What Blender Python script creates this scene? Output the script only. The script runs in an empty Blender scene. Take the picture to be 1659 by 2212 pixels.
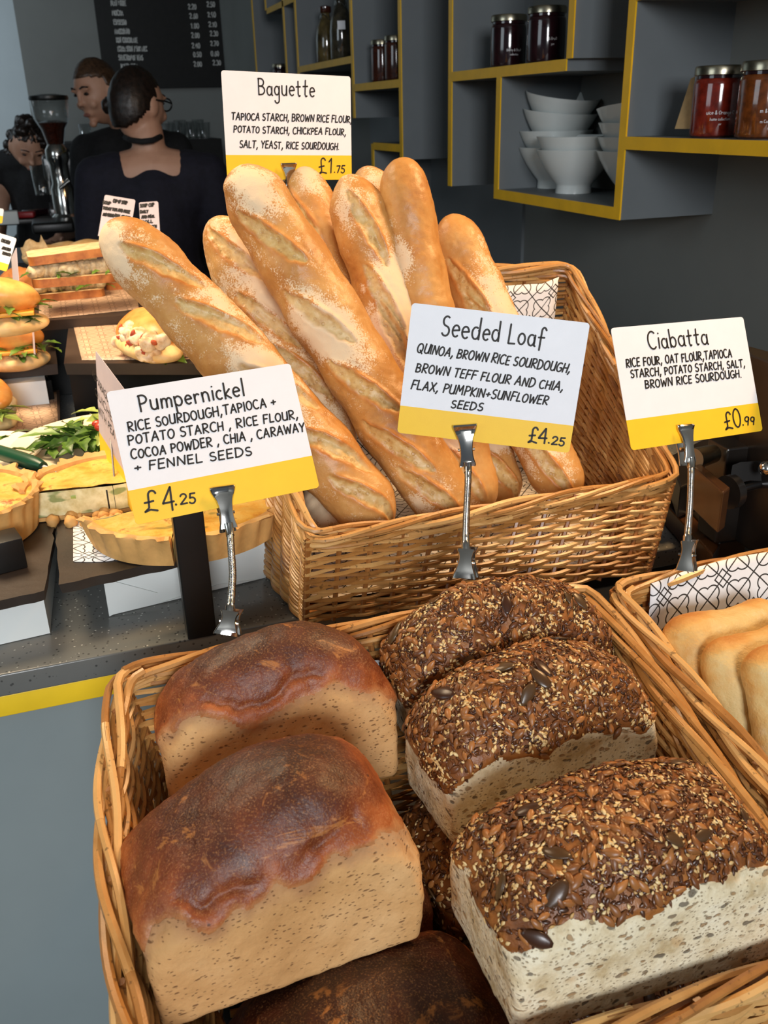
import bpy, bmesh, math, random
import numpy as np
from mathutils import Vector, Matrix, noise as mnoise

SC = bpy.context.scene
COL = SC.collection
rnd = random.Random(7)
PI = math.pi

# ------------------------------------------------------------------ camera
F_PX = 1975.0
PITCH, ROLL, YAW = math.radians(23.68), math.radians(1.42), math.radians(18.468)
CAM = np.array([0.0, 0.0, 1.45])
_f = np.array([math.sin(YAW)*math.cos(PITCH), math.cos(YAW)*math.cos(PITCH), -math.sin(PITCH)])
_r = np.array([math.cos(YAW), -math.sin(YAW), 0.0])
_d = np.cross(_f, _r)
_r2 = math.cos(ROLL)*_r + math.sin(ROLL)*_d
_d2 = -math.sin(ROLL)*_r + math.cos(ROLL)*_d
cam = bpy.data.cameras.new('camera')
cam.sensor_fit = 'VERTICAL'
cam.sensor_height = 4.648
cam.lens = 4.648*F_PX/2212.0
cam.clip_start = 0.02
cam.dof.use_dof = True
cam.dof.focus_distance = 0.74
cam.dof.aperture_fstop = 2.4
cob = bpy.data.objects.new('camera', cam)
COL.objects.link(cob)
cob.matrix_world = Matrix(((_r2[0], -_d2[0], -_f[0], CAM[0]), (_r2[1], -_d2[1], -_f[1], CAM[1]),
                           (_r2[2], -_d2[2], -_f[2], CAM[2]), (0, 0, 0, 1)))
SC.camera = cob

# ------------------------------------------------------------------ light
w = bpy.data.worlds.new('world'); SC.world = w; w.use_nodes = True
w.node_tree.nodes['Background'].inputs[0].default_value = (0.72, 0.86, 1.0, 1)
w.node_tree.nodes['Background'].inputs[1].default_value = 0.12

def area(name, loc, target, size, power, color, size_y=None, spread=180):
    l = bpy.data.lights.new(name, 'AREA'); l.energy = power; l.color = color; l.size = size
    l.spread = math.radians(spread)
    if size_y: l.shape = 'RECTANGLE'; l.size_y = size_y
    o = bpy.data.objects.new(name, l); COL.objects.link(o); o.location = loc
    d = Vector(target)-Vector(loc)
    o.rotation_euler = d.to_track_quat('-Z', 'Y').to_euler()
    return o
area('shopfront_daylight', (-0.35, -2.4, 2.1), (0.2, 0.5, 1.05), 0.9, 74, (0.95, 0.97, 1.0), 0.8)
area('left_window_daylight', (-3.2, 0.2, 2.2), (0.0, 0.8, 1.0), 1.6, 20, (0.80, 0.92, 1.0), 1.4)
area('counter_heat_lamp', (1.0, 0.72, 2.1), (0.62, 0.68, 1.1), 0.30, 17, (1.0, 0.60, 0.28))
area('display_lamp', (-0.35, 1.35, 2.1), (-0.3, 1.25, 1.1), 0.5, 11, (1.0, 0.76, 0.50), None, 100)
area('back_room_daylight', (-1.9, 5.0, 2.4), (-1.6, 6.6, 1.6), 0.9, 34, (0.80, 0.92, 1.0))

vs = SC.view_settings
vs.view_transform = 'Standard'; vs.look = 'None'; vs.gamma = 1.0; vs.use_curve_mapping = False
vs.exposure = 0.0

# ------------------------------------------------------------------ placing helpers
def ray(px, py):
    return _r2*((px-829.5)/F_PX) + _d2*((py-1106.0)/F_PX) + _f
def at(px, py, depth): return CAM + ray(px, py)*depth
def onpl(px, py, n, p):
    d = ray(px, py); n = np.array(n, float)
    return CAM + d*(np.dot(n, np.array(p)-CAM)/np.dot(n, d))
def onx(px, py, x): return onpl(px, py, (1, 0, 0), (x, 0, 0))
def ony(px, py, y): return onpl(px, py, (0, 1, 0), (0, y, 0))
def onz(px, py, z): return onpl(px, py, (0, 0, 1), (0, 0, z))
def unit(v): v = np.array(v, float); return v/np.linalg.norm(v)
def V3(p): return Vector((float(p[0]), float(p[1]), float(p[2])))

# ------------------------------------------------------------------ object helpers
def tag(o, label=None, cat=None, group=None, kind=None):
    if label: o['label'] = label
    if cat: o['category'] = cat
    if group: o['group'] = group
    if kind: o['kind'] = kind
    return o
def thing(name, label, cat, loc=(0, 0, 0), group=None):
    o = bpy.data.objects.new(name, None); COL.objects.link(o)
    o.location = [float(c) for c in loc]; o.empty_display_size = 0.02
    return tag(o, label, cat, group)
def link(name, me, parent=None, label=None):
    o = bpy.data.objects.new(name, me); COL.objects.link(o)
    if parent is not None:
        o.parent = parent
        o.matrix_parent_inverse = Matrix.Translation(parent.location).inverted() if parent.parent is None else Matrix.Identity(4)
    if label: o['label'] = label
    return o
class MB:
    """collects vertices and faces for ONE mesh; coordinates are world coordinates"""
    def __init__(s): s.v = []; s.f = []; s.mi = []; s.n = 0; s.attr = []
    def add(s, verts, faces, m=0, a=0.0):
        verts = np.asarray(verts, float); b = s.n
        s.v.append(verts); s.n += len(verts)
        s.attr.append(np.full(len(verts), a) if np.isscalar(a) else np.asarray(a, float))
        for f in faces:
            s.f.append([i+b for i in f]); s.mi.append(m)
        return s
    def box(s, c, size, m=0, R=None, bev=0.0, a=0.0):
        hx, hy, hz = [q/2 for q in size]
        if bev <= 0:
            vs_ = np.array([(x, y, z) for x in (-hx, hx) for y in (-hy, hy) for z in (-hz, hz)])
            fs = [(0, 1, 3, 2), (4, 6, 7, 5), (0, 4, 5, 1), (2, 3, 7, 6), (0, 2, 6, 4), (1, 5, 7, 3)]
        else:
            bm = bmesh.new(); bmesh.ops.create_cube(bm, size=1)
            bmesh.ops.scale(bm, vec=size, verts=bm.verts)
            bmesh.ops.bevel(bm, geom=bm.edges[:], offset=min(bev, min(size)*.49), segments=3, profile=.5, affect='EDGES')
            bm.verts.index_update()
            vs_ = np.array([v.co[:] for v in bm.verts]); fs = [[v.index for v in f.verts] for f in bm.faces]; bm.free()
        if R is not None: vs_ = vs_ @ np.array(R).T
        return s.add(vs_+np.array(c), fs, m, a)
    def tube(s, path, r, n=8, m=0, a=0.0, cap=True, flat=None):
        P = np.asarray(path, float); k = len(P)
        r = np.full(k, r) if np.isscalar(r) else np.asarray(r, float)
        T = np.gradient(P, axis=0); T /= np.linalg.norm(T, axis=1)[:, None]+1e-12
        up = np.array([0, 0, 1.]) if abs(T[0][2]) < .9 else np.array([1., 0, 0])
        N = np.zeros_like(P); nn = up-T[0]*np.dot(up, T[0]); N[0] = nn/np.linalg.norm(nn)
        for i in range(1, k):
            nn = N[i-1]-T[i]*np.dot(N[i-1], T[i]); N[i] = nn/(np.linalg.norm(nn)+1e-12)
        B = np.cross(T, N)
        th = np.linspace(0, 2*PI, n, endpoint=False)
        vs_ = (P[:, None, :]+r[:, None, None]*(np.cos(th)[None, :, None]*N[:, None, :]+np.sin(th)[None, :, None]*B[:, None, :])).reshape(-1, 3)
        fs = [(i*n+j, i*n+(j+1) % n, (i+1)*n+(j+1) % n, (i+1)*n+j) for i in range(k-1) for j in range(n)]
        if cap: fs += [tuple(range(n-1, -1, -1)), tuple((k-1)*n+j for j in range(n))]
        if not np.isscalar(a): a = np.repeat(np.asarray(a), n)
        return s.add(vs_, fs, m, a)
    def lathe(s, prof, c=(0, 0, 0), n=40, m=0, R=None, cap=True, a=0.0):
        pr = np.asarray(prof, float); k = len(pr); th = np.linspace(0, 2*PI, n, endpoint=False)
        vs_ = np.stack([pr[:, 0, None]*np.cos(th), pr[:, 0, None]*np.sin(th), np.repeat(pr[:, 1, None], n, 1)], -1).reshape(-1, 3)
        if R is not None: vs_ = vs_ @ np.array(R).T
        fs = [(i*n+j, i*n+(j+1) % n, (i+1)*n+(j+1) % n, (i+1)*n+j) for i in range(k-1) for j in range(n)]
        if cap: fs += [tuple(range(n-1, -1, -1)), tuple((k-1)*n+j for j in range(n))]
        return s.add(vs_+np.array(c), fs, m, a)
    def grid(s, G, m=0, a=0.0, closed=False):
        G = np.asarray(G, float); h, w_ = G.shape[:2]
        fs = [(i*w_+j, i*w_+(j+1) % w_, (i+1)*w_+(j+1) % w_, (i+1)*w_+j) for i in range(h-1) for j in range(w_ if closed else w_-1)]
        return s.add(G.reshape(-1, 3), fs, m, a if np.isscalar(a) else np.asarray(a).reshape(-1))
    def prism(s, poly, o, u, v, n, t, m=0):
        """polygon (2D) in plane o,u,v extruded by t along n"""
        o, u, v, n = [np.array(q, float) for q in (o, u, v, n)]; k = len(poly)
        A = np.array([o+u*p[0]+v*p[1] for p in poly]); B = A+n*t
        fs = [tuple(range(k-1, -1, -1)), tuple(range(k, 2*k))]+[(i, (i+1) % k, k+(i+1) % k, k+i) for i in range(k)]
        return s.add(np.vstack([A, B]), fs, m)
    def mesh(s, name, mats, smooth=True, fix=True):
        me = bpy.data.meshes.new(name)
        vs_ = np.vstack(s.v)
        me.from_pydata(vs_.tolist(), [], s.f)
        for mt in (mats if isinstance(mats, (list, tuple)) else [mats]): me.materials.append(mt)
        if any(s.mi): me.polygons.foreach_set('material_index', s.mi)
        at_ = me.attributes.new('tone', 'FLOAT', 'POINT'); at_.data.foreach_set('value', np.concatenate(s.attr))
        if fix:
            bm = bmesh.new(); bm.from_mesh(me); bmesh.ops.recalc_face_normals(bm, faces=bm.faces); bm.to_mesh(me); bm.free()
        if smooth:
            me.polygons.foreach_set('use_smooth', [True]*len(me.polygons))
            if smooth != 'all': me.set_sharp_from_angle(angle=math.radians(smooth if smooth is not True else 40))
        me.update()
        return me
    def build(s, name, mats, parent=None, smooth=True, label=None, fix=True):
        me = s.mesh(name, mats, smooth, fix)
        o = link(name, me, parent, label)
        if parent is None:      # put the origin of a single-mesh thing at its base
            vs_ = np.vstack(s.v); c = (vs_.min(0)+vs_.max(0))/2; c[2] = vs_[:, 2].min()
            me.transform(Matrix.Translation(V3(-c))); o.location = V3(c)
        return o
def struct(name, mb, mats, smooth=False):
    o = mb.build(name, mats, None, smooth); o['kind'] = 'structure'; return o
def child_of_mesh(o, parent):
    """parent is a located single-mesh thing: keep world coordinates"""
    o.parent = parent; o.matrix_parent_inverse = Matrix.Translation(parent.location).inverted()
    return o

# ------------------------------------------------------------------ materials
def lin(r, g, b):
    f = lambda c: (c/255/12.92 if c/255 <= .04045 else ((c/255+.055)/1.055)**2.4)
    return (f(r), f(g), f(b), 1.0)
class NT:
    def __init__(s, name):
        s.m = bpy.data.materials.new(name); s.m.use_nodes = True; s.t = s.m.node_tree
        s.b = s.t.nodes['Principled BSDF']
    def n(s, typ, **kw):
        x = s.t.nodes.new(typ)
        for k, v in kw.items(): setattr(x, k, v)
        return x
    def set(s, sock, v):
        if hasattr(v, 'is_output') or isinstance(v, bpy.types.NodeSocket): s.t.links.new(v, sock)
        else: sock.default_value = v
    def inp(s, name, v): s.set(s.b.inputs[name], v); return s
    def math(s, op, a, b=0.0, clamp=False):
        x = s.n('ShaderNodeMath', operation=op); x.use_clamp = clamp
        s.set(x.inputs[0], a); s.set(x.inputs[1], b); return x.outputs[0]
    def coord(s, kind='Object'): return s.n('ShaderNodeTexCoord').outputs[kind]
    def noise(s, scale=5, detail=4, rough=.5, vec=None, dist=0, out='Fac'):
        x = s.n('ShaderNodeTexNoise'); x.inputs['Scale'].default_value = scale; x.inputs['Detail'].default_value = detail
        x.inputs['Roughness'].default_value = rough; x.inputs['Distortion'].default_value = dist
        s.set(x.inputs['Vector'], vec if vec is not None else s.coord()); return x.outputs[out]
    def voro(s, scale=5, feature='F1', vec=None, out='Distance', rand=1):
        x = s.n('ShaderNodeTexVoronoi', feature=feature); x.inputs['Scale'].default_value = scale
        x.inputs['Randomness'].default_value = rand
        s.set(x.inputs['Vector'], vec if vec is not None else s.coord()); return x.outputs[out]
    def warp(s, vec, amt, scale):
        nz_ = s.n('ShaderNodeTexNoise'); nz_.inputs['Scale'].default_value = scale; nz_.inputs['Detail'].default_value = 3; s.set(nz_.inputs['Vector'], s.coord())
        a = s.n('ShaderNodeVectorMath', operation='MULTIPLY_ADD'); s.set(a.inputs[0], nz_.outputs['Color']); a.inputs[1].default_value = (amt,)*3; s.set(a.inputs[2], vec); return a.outputs[0]
    def ramp(s, fac, stops, interp='LINEAR'):
        x = s.n('ShaderNodeValToRGB'); cr = x.color_ramp; cr.interpolation = interp
        while len(cr.elements) < len(stops): cr.elements.new(.5)
        for e, (p, c) in zip(cr.elements, stops): e.position = p; e.color = c if not np.isscalar(c) else (c, c, c, 1)
        s.set(x.inputs[0], fac); return x.outputs[0]
    def mix(s, fac, a, b, mode='MIX'):
        x = s.n('ShaderNodeMix', data_type='RGBA', blend_type=mode)
        s.set(x.inputs[0], fac); s.set(x.inputs[6], a); s.set(x.inputs[7], b); return x.outputs[2]
    def attr(s, name, out='Fac'):
        x = s.n('ShaderNodeAttribute'); x.attribute_name = name; return x.outputs[out]
    def bump(s, h, strength=.3, dist=.001, normal=None):
        x = s.n('ShaderNodeBump'); x.inputs['Strength'].default_value = strength; x.inputs['Distance'].default_value = dist
        s.set(x.inputs['Height'], h)
        if normal is not None: s.set(x.inputs['Normal'], normal)
        return x.outputs[0]
    def map(s, scale=(1, 1, 1), rot=(0, 0, 0), vec=None):
        x = s.n('ShaderNodeMapping'); x.inputs['Scale'].default_value = scale; x.inputs['Rotation'].default_value = rot
        s.set(x.inputs['Vector'], vec if vec is not None else s.coord()); return x.outputs[0]
def plain(name, rgb, rough=.5, metal=0.0, nscale=0, namt=.06, spec=None, bump=0, bscale=300):
    t = NT(name); c = lin(*rgb)
    if nscale:
        k = t.noise(nscale, 4, .6)
        c2 = tuple(q*(1-namt*2) for q in c[:3])+(1,); c3 = tuple(min(1, q*(1+namt*2)) for q in c[:3])+(1,)
        t.inp('Base Color', t.ramp(k, [(.3, c2), (.7, c3)]))
    else: t.inp('Base Color', c)
    t.inp('Roughness', rough).inp('Metallic', metal)
    if spec is not None: t.inp('Specular IOR Level', spec)
    if bump: t.inp('Normal', t.bump(t.noise(bscale, 3, .6), bump, .0006))
    return t.m
def glass(name, rgb=(240, 245, 245), rough=.02, ior=1.3):
    t = NT(name); t.inp('Base Color', lin(*rgb)).inp('Roughness', rough).inp('Transmission Weight', 1.0).inp('IOR', ior); return t.m

M = {}
M['grey_paint'] = plain('grey_paint', (104, 110, 113), .5, nscale=6, namt=.03, bump=.05)
M['wall_paint'] = plain('wall_paint', (110, 113, 110), .55, nscale=3, namt=.04, bump=.06)
M['pale_paint'] = plain('pale_paint', (190, 200, 204), .6, nscale=3, namt=.02)
M['panel_paint'] = plain('panel_paint', (128, 141, 144), .42, nscale=4, namt=.03, bump=.04)
M['yellow_paint'] = plain('yellow_paint', (226, 178, 22), .42, nscale=20, namt=.04, bump=.12, bscale=500)
M['yellow_edge'] = plain('yellow_edge', (244, 205, 40), .4, nscale=20, namt=.03)
M['black'] = plain('black', (18, 17, 16), .38, nscale=30, namt=.1)
M['black_matt'] = plain('black_matt', (24, 23, 22), .8, nscale=30, namt=.1)
M['chalk'] = plain('chalk', (200, 200, 196), .9)
M['chrome'] = plain('chrome', (205, 203, 198), .13, 1.0)
M['steel'] = plain('steel', (150, 150, 150), .28, 1.0)
M['lid'] = plain('lid', (168, 160, 138), .25, 1.0)
M['white_china'] = plain('white_china', (206, 212, 210), .18, nscale=10, namt=.01)
M['white_carton'] = plain('white_carton', (222, 228, 226), .65, nscale=8, namt=.02)
M['ink'] = plain('ink', (34, 30, 26), .6)
M['white_ink'] = plain('white_ink', (225, 225, 225), .6)
def thin_glass(name, tint=(.96, .97, .97)):
    t = NT(name); tr = t.n('ShaderNodeBsdfTransparent'); tr.inputs[0].default_value = (*tint, 1); gs = t.n('ShaderNodeBsdfGlossy'); gs.inputs['Roughness'].default_value = .03
    lw = t.n('ShaderNodeLayerWeight'); lw.inputs[0].default_value = .35; mx = t.n('ShaderNodeMixShader'); f = t.math('ADD', t.math('MULTIPLY', lw.outputs['Facing'], .55), .05)
    t.set(mx.inputs[0], f); t.t.links.new(tr.outputs[0], mx.inputs[1]); t.t.links.new(gs.outputs[0], mx.inputs[2]); t.t.links.new(mx.outputs[0], t.t.nodes['Material Output'].inputs[0]); return t.m
M['glass'] = thin_glass('glass')
M['card'] = plain('card', (240, 242, 246), .55, nscale=60, namt=.008, bump=.1, bscale=900)
M['card_yellow'] = plain('card_yellow', (255, 204, 42), .5, nscale=60, namt=.012, bump=.08, bscale=900)
M['card_back'] = plain('card_back', (200, 188, 193), .6, nscale=40, namt=.02)
def terrazzo():
    t = NT('terrazzo'); base = t.ramp(t.noise(8, 4), [(.3, lin(98, 100, 98)), (.7, lin(112, 114, 111))])
    d = t.voro(230); ch = t.voro(230, out='Color')
    sp = t.ramp(d, [(.16, 1.0), (.24, 0.0)]); sel = t.ramp(ch, [(.62, 0.0), (.66, 1.0)])
    c = t.mix(t.math('MULTIPLY', sp, sel), base, lin(176, 178, 172))
    d2 = t.voro(170, vec=t.map(rot=(.4, .2, .7))); sp2 = t.ramp(d2, [(.14, 1.0), (.22, 0.0)])
    c = t.mix(t.math('MULTIPLY', sp2, .8), c, lin(52, 54, 54))
    t.inp('Base Color', c).inp('Roughness', .22); return t.m
M['terrazzo'] = terrazzo()

# ------------------------------------------------------------------ setting
XS, XW = 0.92, 1.11          # shelf fronts and the right wall
ZC, YC = 1.02, 0.727         # counter top and its front edge
YB = 6.2                     # back wall
XL = -3.6
def quad(name, pts, mat, thick=.04, n=(0, 0, 1)):
    b = MB(); P = np.array(pts, float); Q = P+np.array(n, float)*thick
    b.add(np.vstack([P, Q]), [(3, 2, 1, 0), (4, 5, 6, 7), (0, 1, 5, 4), (1, 2, 6, 5), (2, 3, 7, 6), (3, 0, 4, 7)])
    return struct(name, b, mat)
M['floor_mat'] = plain('floor_mat', (92, 88, 82), .5, nscale=5, namt=.06)
quad('floor', [(XL, -3, 0), (XW, -3, 0), (XW, 8, 0), (XL, 8, 0)], M['floor_mat'], .06, (0, 0, -1))
M['ceil_mat'] = plain('ceil_mat', (150, 152, 150), .8, nscale=3, namt=.02)
quad('ceiling', [(XL, -3, 2.9), (XW, -3, 2.9), (XW, 8, 2.9), (XL, 8, 2.9)], M['ceil_mat'], .06)
quad('wall_right', [(XW, -3, 0), (XW, 8, 0), (XW, 8, 2.9), (XW, -3, 2.9)], M['wall_paint'], .1, (1, 0, 0))
corner = ony(59.9, 200, YB)
quad('wall_back', [(corner[0], YB, 0), (XW, YB, 0), (XW, YB, 2.9), (corner[0], YB, 2.9)], M['wall_paint'], .2, (0, 1, 0))
quad('wall_far', [(XL, YB+.9, 0), (corner[0]+.4, YB+.9, 0), (corner[0]+.4, YB+.9, 2.9), (XL, YB+.9, 2.9)], M['pale_paint'], .1, (0, 1, 0))
quad('wall_left', [(XL, -.6, 0), (XL, 8, 0), (XL, 8, 2.9), (XL, -.6, 2.9)], M['wall_paint'], .1, (-1, 0, 0))
# a slightly darker pilaster in the wall below the shelves
a_ = onx(1133, 500, XW)
b = MB(); b.box((XW-.004, a_[1]+.6, 1.2), (.008, 1.2, 2.4))
struct('trim_1', b, M['grey_paint'])
# counter with terrazzo top, yellow edge strip and grey front panel
ct = thing('shop_counter', 'long counter with speckled dark grey top, yellow edge strip and grey front panel', 'counter', (-1.2, 1.1, 0))
CX1 = 1.06
b = MB(); b.box(((XL+.2+CX1)/2, YC+.55, ZC-.011), (CX1-XL-.2, 1.1, .022), bev=.002); b.build('countertop', M['terrazzo'], ct)
CX2 = .30
b = MB(); b.box(((XL+.2+CX2)/2, YC+.012, ZC-.022-.0105), (CX2-XL-.2, .02, .021), bev=.001); b.build('edge_strip', M['yellow_edge'], ct, label='bright yellow edge strip')
b = MB(); b.box(((CX2+CX1)/2, YC+.03, ZC-.033), (CX1-CX2, .02, .021)); b.build('shaded_edge_strip', M['black_matt'], ct, label='black edge strip with the shade behind the baskets in its colour')  # black replaces the yellow here: the shade behind the baskets is painted in
b = MB(); b.box(((XL+.2+CX1)/2, YC+.03, (ZC-.044)/2+.0), (CX1-XL-.2, .02, ZC-.046), bev=.001); b.build('front_panel', M['panel_paint'], ct, label='blue-grey painted front panel')
# low table that carries the two front baskets
TZ = 0.888
tb = thing('display_table', 'dark low display table under the front bread baskets', 'table', (.42, .47, 0))
b = MB(); b.box((.43, .475, TZ-.015), (.82, .45, .03), bev=.003); b.build('tabletop', M['black_matt'], tb)
for sx in (-1, 1):
    for sy in (-1, 1):
        b = MB(); b.box((.43+sx*.38, .475+sy*.19, (TZ-.03)/2), (.035, .035, TZ-.03), bev=.002); b.build('leg', M['black_matt'], tb)
# ------------------------------------------------------------------ single-stroke handwriting (cap height 1)
def _arc(cx, cy, rx, ry, a0, a1, n=10):
    return [(cx+rx*math.cos(math.radians(a0+(a1-a0)*i/n)), cy+ry*math.sin(math.radians(a0+(a1-a0)*i/n))) for i in range(n+1)]
G = {}
def g(ch, w_, *strokes): G[ch] = (w_, [list(s) for s in strokes])
g('A', .66, [(0, 0), (.34, 1), (.62, 0)], [(.12, .36), (.55, .36)])
g('B', .56, [(.04, 0), (.04, 1)], [(.0, .98)]+_arc(.2, .76, .28, .23, 90, -90)+[(.04, .53)]+_arc(.22, .27, .32, .26, 90, -90)+[(.02, 0)])
g('C', .58, _arc(.34, .5, .33, .5, 52, 310, 14))
g('D', .62, [(.05, 0), (.05, 1)], [(.0, 1)]+_arc(.16, .5, .44, .5, 88, -88, 12)+[(.02, 0)])
g('E', .48, [(.46, 1), (.05, .98), (.03, 0), (.46, .02)], [(.05, .5), (.4, .52)])
g('F', .5, [(.04, 0), (.06, 1), (.5, .98)], [(.05, .52), (.42, .53)])
g('G', .62, _arc(.34, .5, .33, .5, 55, 330, 14)+[(.62, .45), (.38, .45)])
g('H', .58, [(.03, 0), (.05, 1)], [(.54, 0), (.56, 1)], [(.04, .5), (.55, .52)])
g('I', .1, [(.05, 0), (.06, 1)])
g('J', .45, [(.4, 1), (.4, .25)]+_arc(.2, .22, .2, .22, 0, -160, 8))
g('K', .56, [(.04, 0), (.05, 1)], [(.52, 1), (.06, .42), (.54, 0)])
g('L', .46, [(.05, 1), (.03, .02), (.45, .04)])
g('M', .74, [(.02, 0), (.1, 1), (.36, .35), (.62, 1), (.7, 0)])
g('N', .62, [(.03, 0), (.05, .98), (.55, .03), (.58, 1)])
g('O', .62, _arc(.31, .48, .29, .47, 100, 460, 18))
g('P', .54, [(.05, 0), (.05, 1)], [(.0, .97)]+_arc(.2, .74, .32, .26, 90, -90)+[(.05, .48)])
g('Q', .68, _arc(.32, .5, .31, .48, 100, 460, 18), [(.36, .3), (.66, -.06)])
g('R', .56, [(.05, 0), (.05, 1)], [(.0, .97)]+_arc(.2, .75, .3, .25, 90, -90)+[(.06, .48), (.54, 0)])
g('S', .52, _arc(.28, .75, .22, .24, 50, 265, 10)+_arc(.26, .25, .24, .25, 88, -150, 10))
g('T', .58, [(0, .98), (.58, 1)], [(.29, .99), (.27, 0)])
g('U', .58, [(.03, 1), (.03, .3)]+_arc(.28, .28, .25, .27, 180, 360, 10)+[(.55, 1), (.55, .02)])
g('V', .56, [(0, 1), (.28, 0), (.56, 1)])
g('W', .82, [(0, 1), (.18, .02), (.4, .75), (.6, .02), (.82, 1)])
g('X', .56, [(0, 1), (.54, 0)], [(.54, 1), (0, 0)])
g('Y', .56, [(0, 1), (.28, .48), (.56, 1)], [(.28, .48), (.26, 0)])
g('Z', .54, [(0, 1), (.52, 1), (0, 0), (.54, 0)])
g('a', .52, _arc(.24, .3, .22, .29, 60, 395, 14), [(.47, .58), (.46, .04), (.54, .0)])
g('b', .5, [(.03, 1.05), (.05, 0)], [(.05, .12)]+_arc(.26, .3, .22, .29, 215, -140, 14))
g('c', .42, _arc(.25, .3, .23, .3, 55, 310, 12))
g('d', .52, _arc(.24, .3, .22, .29, 60, 395, 14), [(.48, 1.05), (.46, .0)])
g('e', .48, [(.05, .32), (.46, .36)]+_arc(.25, .31, .22, .29, 10, 310, 14))
g('f', .44, [(.46, .9)]+_arc(.3, .86, .14, .17, 40, 180, 6)+[(.16, -.15)], [(0, .5), (.4, .52)])
g('g', .5, _arc(.24, .3, .21, .28, 60, 395, 14), [(.46, .58), (.45, -.3)]+_arc(.25, -.32, .2, .2, 0, -170, 8))
g('h', .48, [(.04, 1.05), (.04, 0)], [(.04, .35)]+_arc(.24, .38, .2, .22, 180, 0, 8)+[(.44, 0)])
g('i', .1, [(.05, .6), (.06, .0)], [(.05, .84), (.055, .86)])
g('k', .44, [(.05, 1.05), (.04, 0)], [(.4, .62), (.06, .28), (.44, 0)])
g('l', .1, [(.06, 1.1), (.05, 0)])
g('m', .76, [(.03, .6), (.04, 0)], [(.04, .36)]+_arc(.22, .4, .16, .2, 180, 0, 7)+[(.38, 0)], [(.38, .38)]+_arc(.55, .4, .16, .2, 180, 0, 7)+[(.71, 0)])
g('n', .5, [(.03, .6), (.04, 0)], [(.04, .36)]+_arc(.24, .4, .19, .2, 180, 0, 7)+[(.44, 0)])
g('o', .5, _arc(.25, .3, .23, .29, 100, 460, 16))
g('p', .52, [(.04, .6), (.06, -.42)], [(.05, .48)]+_arc(.26, .3, .23, .29, 140, -140, 14))
g('r', .38, [(.03, .6), (.05, 0)], [(.05, .36)]+_arc(.24, .36, .18, .22, 165, 50, 6))
g('s', .4, _arc(.22, .45, .16, .15, 50, 265, 8)+_arc(.2, .15, .18, .15, 88, -150, 8))
g('t', .44, [(.2, 1.0), (.18, .15), (.26, 0), (.36, .05)], [(0, .62), (.4, .64)])
g('u', .5, [(.03, .6), (.04, .22)]+_arc(.23, .2, .19, .2, 180, 350, 8)+[(.44, .6), (.44, .0)])
g('y', .48, [(.02, .6), (.22, .05)], [(.44, .6), (.1, -.4)])
g('v', .44, [(0, .6), (.2, 0), (.42, .6)])
g('j', .2, [(.14, .6), (.12, -.3), (0, -.38)])
g('w', .7, [(0, .6), (.16, 0), (.35, .5), (.52, 0), (.7, .6)])
g('0', .56, _arc(.28, .5, .25, .5, 100, 460, 18))
g('1', .3, [(.02, .78), (.24, 1), (.16, 0)])
g('2', .56, [(.04, .78)]+_arc(.27, .74, .24, .26, 160, -25, 10)+[(.02, .03), (.56, .06)])
g('3', .5, _arc(.22, .76, .22, .24, 150, -80, 9)+_arc(.22, .26, .26, .26, 80, -150, 10))
g('4', .58, [(.46, 0), (.44, 1), (.0, .34), (.58, .36)])
g('5', .54, [(.52, 1), (.12, .98), (.08, .56)]+_arc(.24, .3, .26, .3, 110, -150, 12))
g('6', .52, [(.42, .96), (.1, .5)]+_arc(.27, .27, .23, .27, 150, 510, 14))
g('8', .5, _arc(.25, .75, .19, .23, 90, 450, 12), _arc(.25, .26, .23, .26, 90, 450, 12))
g('7', .5, [(0, .96), (.5, 1), (.16, 0)])
g('9', .5, _arc(.24, .7, .22, .28, 30, 385, 14)+[(.44, .9), (.36, 0)])
g('.', .14, [(.06, .02), (.08, .04)])
g(',', .2, [(.14, .12), (.02, -.22)])
g('+', .46, [(.0, .4), (.46, .42)], [(.24, .62), (.22, .18)])
g('/', .4, [(0, -.05), (.4, 1.05)])
g('&', .6, [(.58, .0), (.16, .72)]+_arc(.28, .84, .13, .15, 200, -20, 7)+[(.1, .4)]+_arc(.26, .2, .2, .2, 150, 330, 8)+[(.56, .42)])
g('£', .62, [(.58, .86)]+_arc(.4, .82, .17, .2, 30, 185, 8)+[(.24, .2), (.04, .02), (.3, .1), (.62, .0)], [(.04, .46), (.46, .5)])
def text_strokes(txt, gap=.17, space=.42, seed=0):
    r_ = random.Random(hash_(txt)+seed); out = []; x = 0.0
    for ch in txt:
        if ch == ' ': x += space; continue
        w_, ss = G[ch]; k = 1+r_.uniform(-.06, .06); dy = r_.uniform(-.03, .03); sl = r_.uniform(-.02, .06)
        for s in ss:
            q = [(x+(p[0]+sl*p[1])*k, p[1]*k+dy) for p in s]; cur = [q[0]]
            for i in range(1, len(q)):
                cur.append(q[i])
                if i < len(q)-1:
                    a_ = (q[i][0]-q[i-1][0], q[i][1]-q[i-1][1]); b_ = (q[i+1][0]-q[i][0], q[i+1][1]-q[i][1])
                    if a_[0]*b_[0]+a_[1]*b_[1] < .62*math.hypot(*a_)*math.hypot(*b_): out.append(cur); cur = [q[i]]
            out.append(cur)
        x += w_*k+gap
    return out, max(x-gap, .01)
def hash_(t): return sum((i+1)*ord(c) for i, c in enumerate(t)) % 9973
def _smooth(pts):
    if len(pts) < 3: return pts
    return pts
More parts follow.
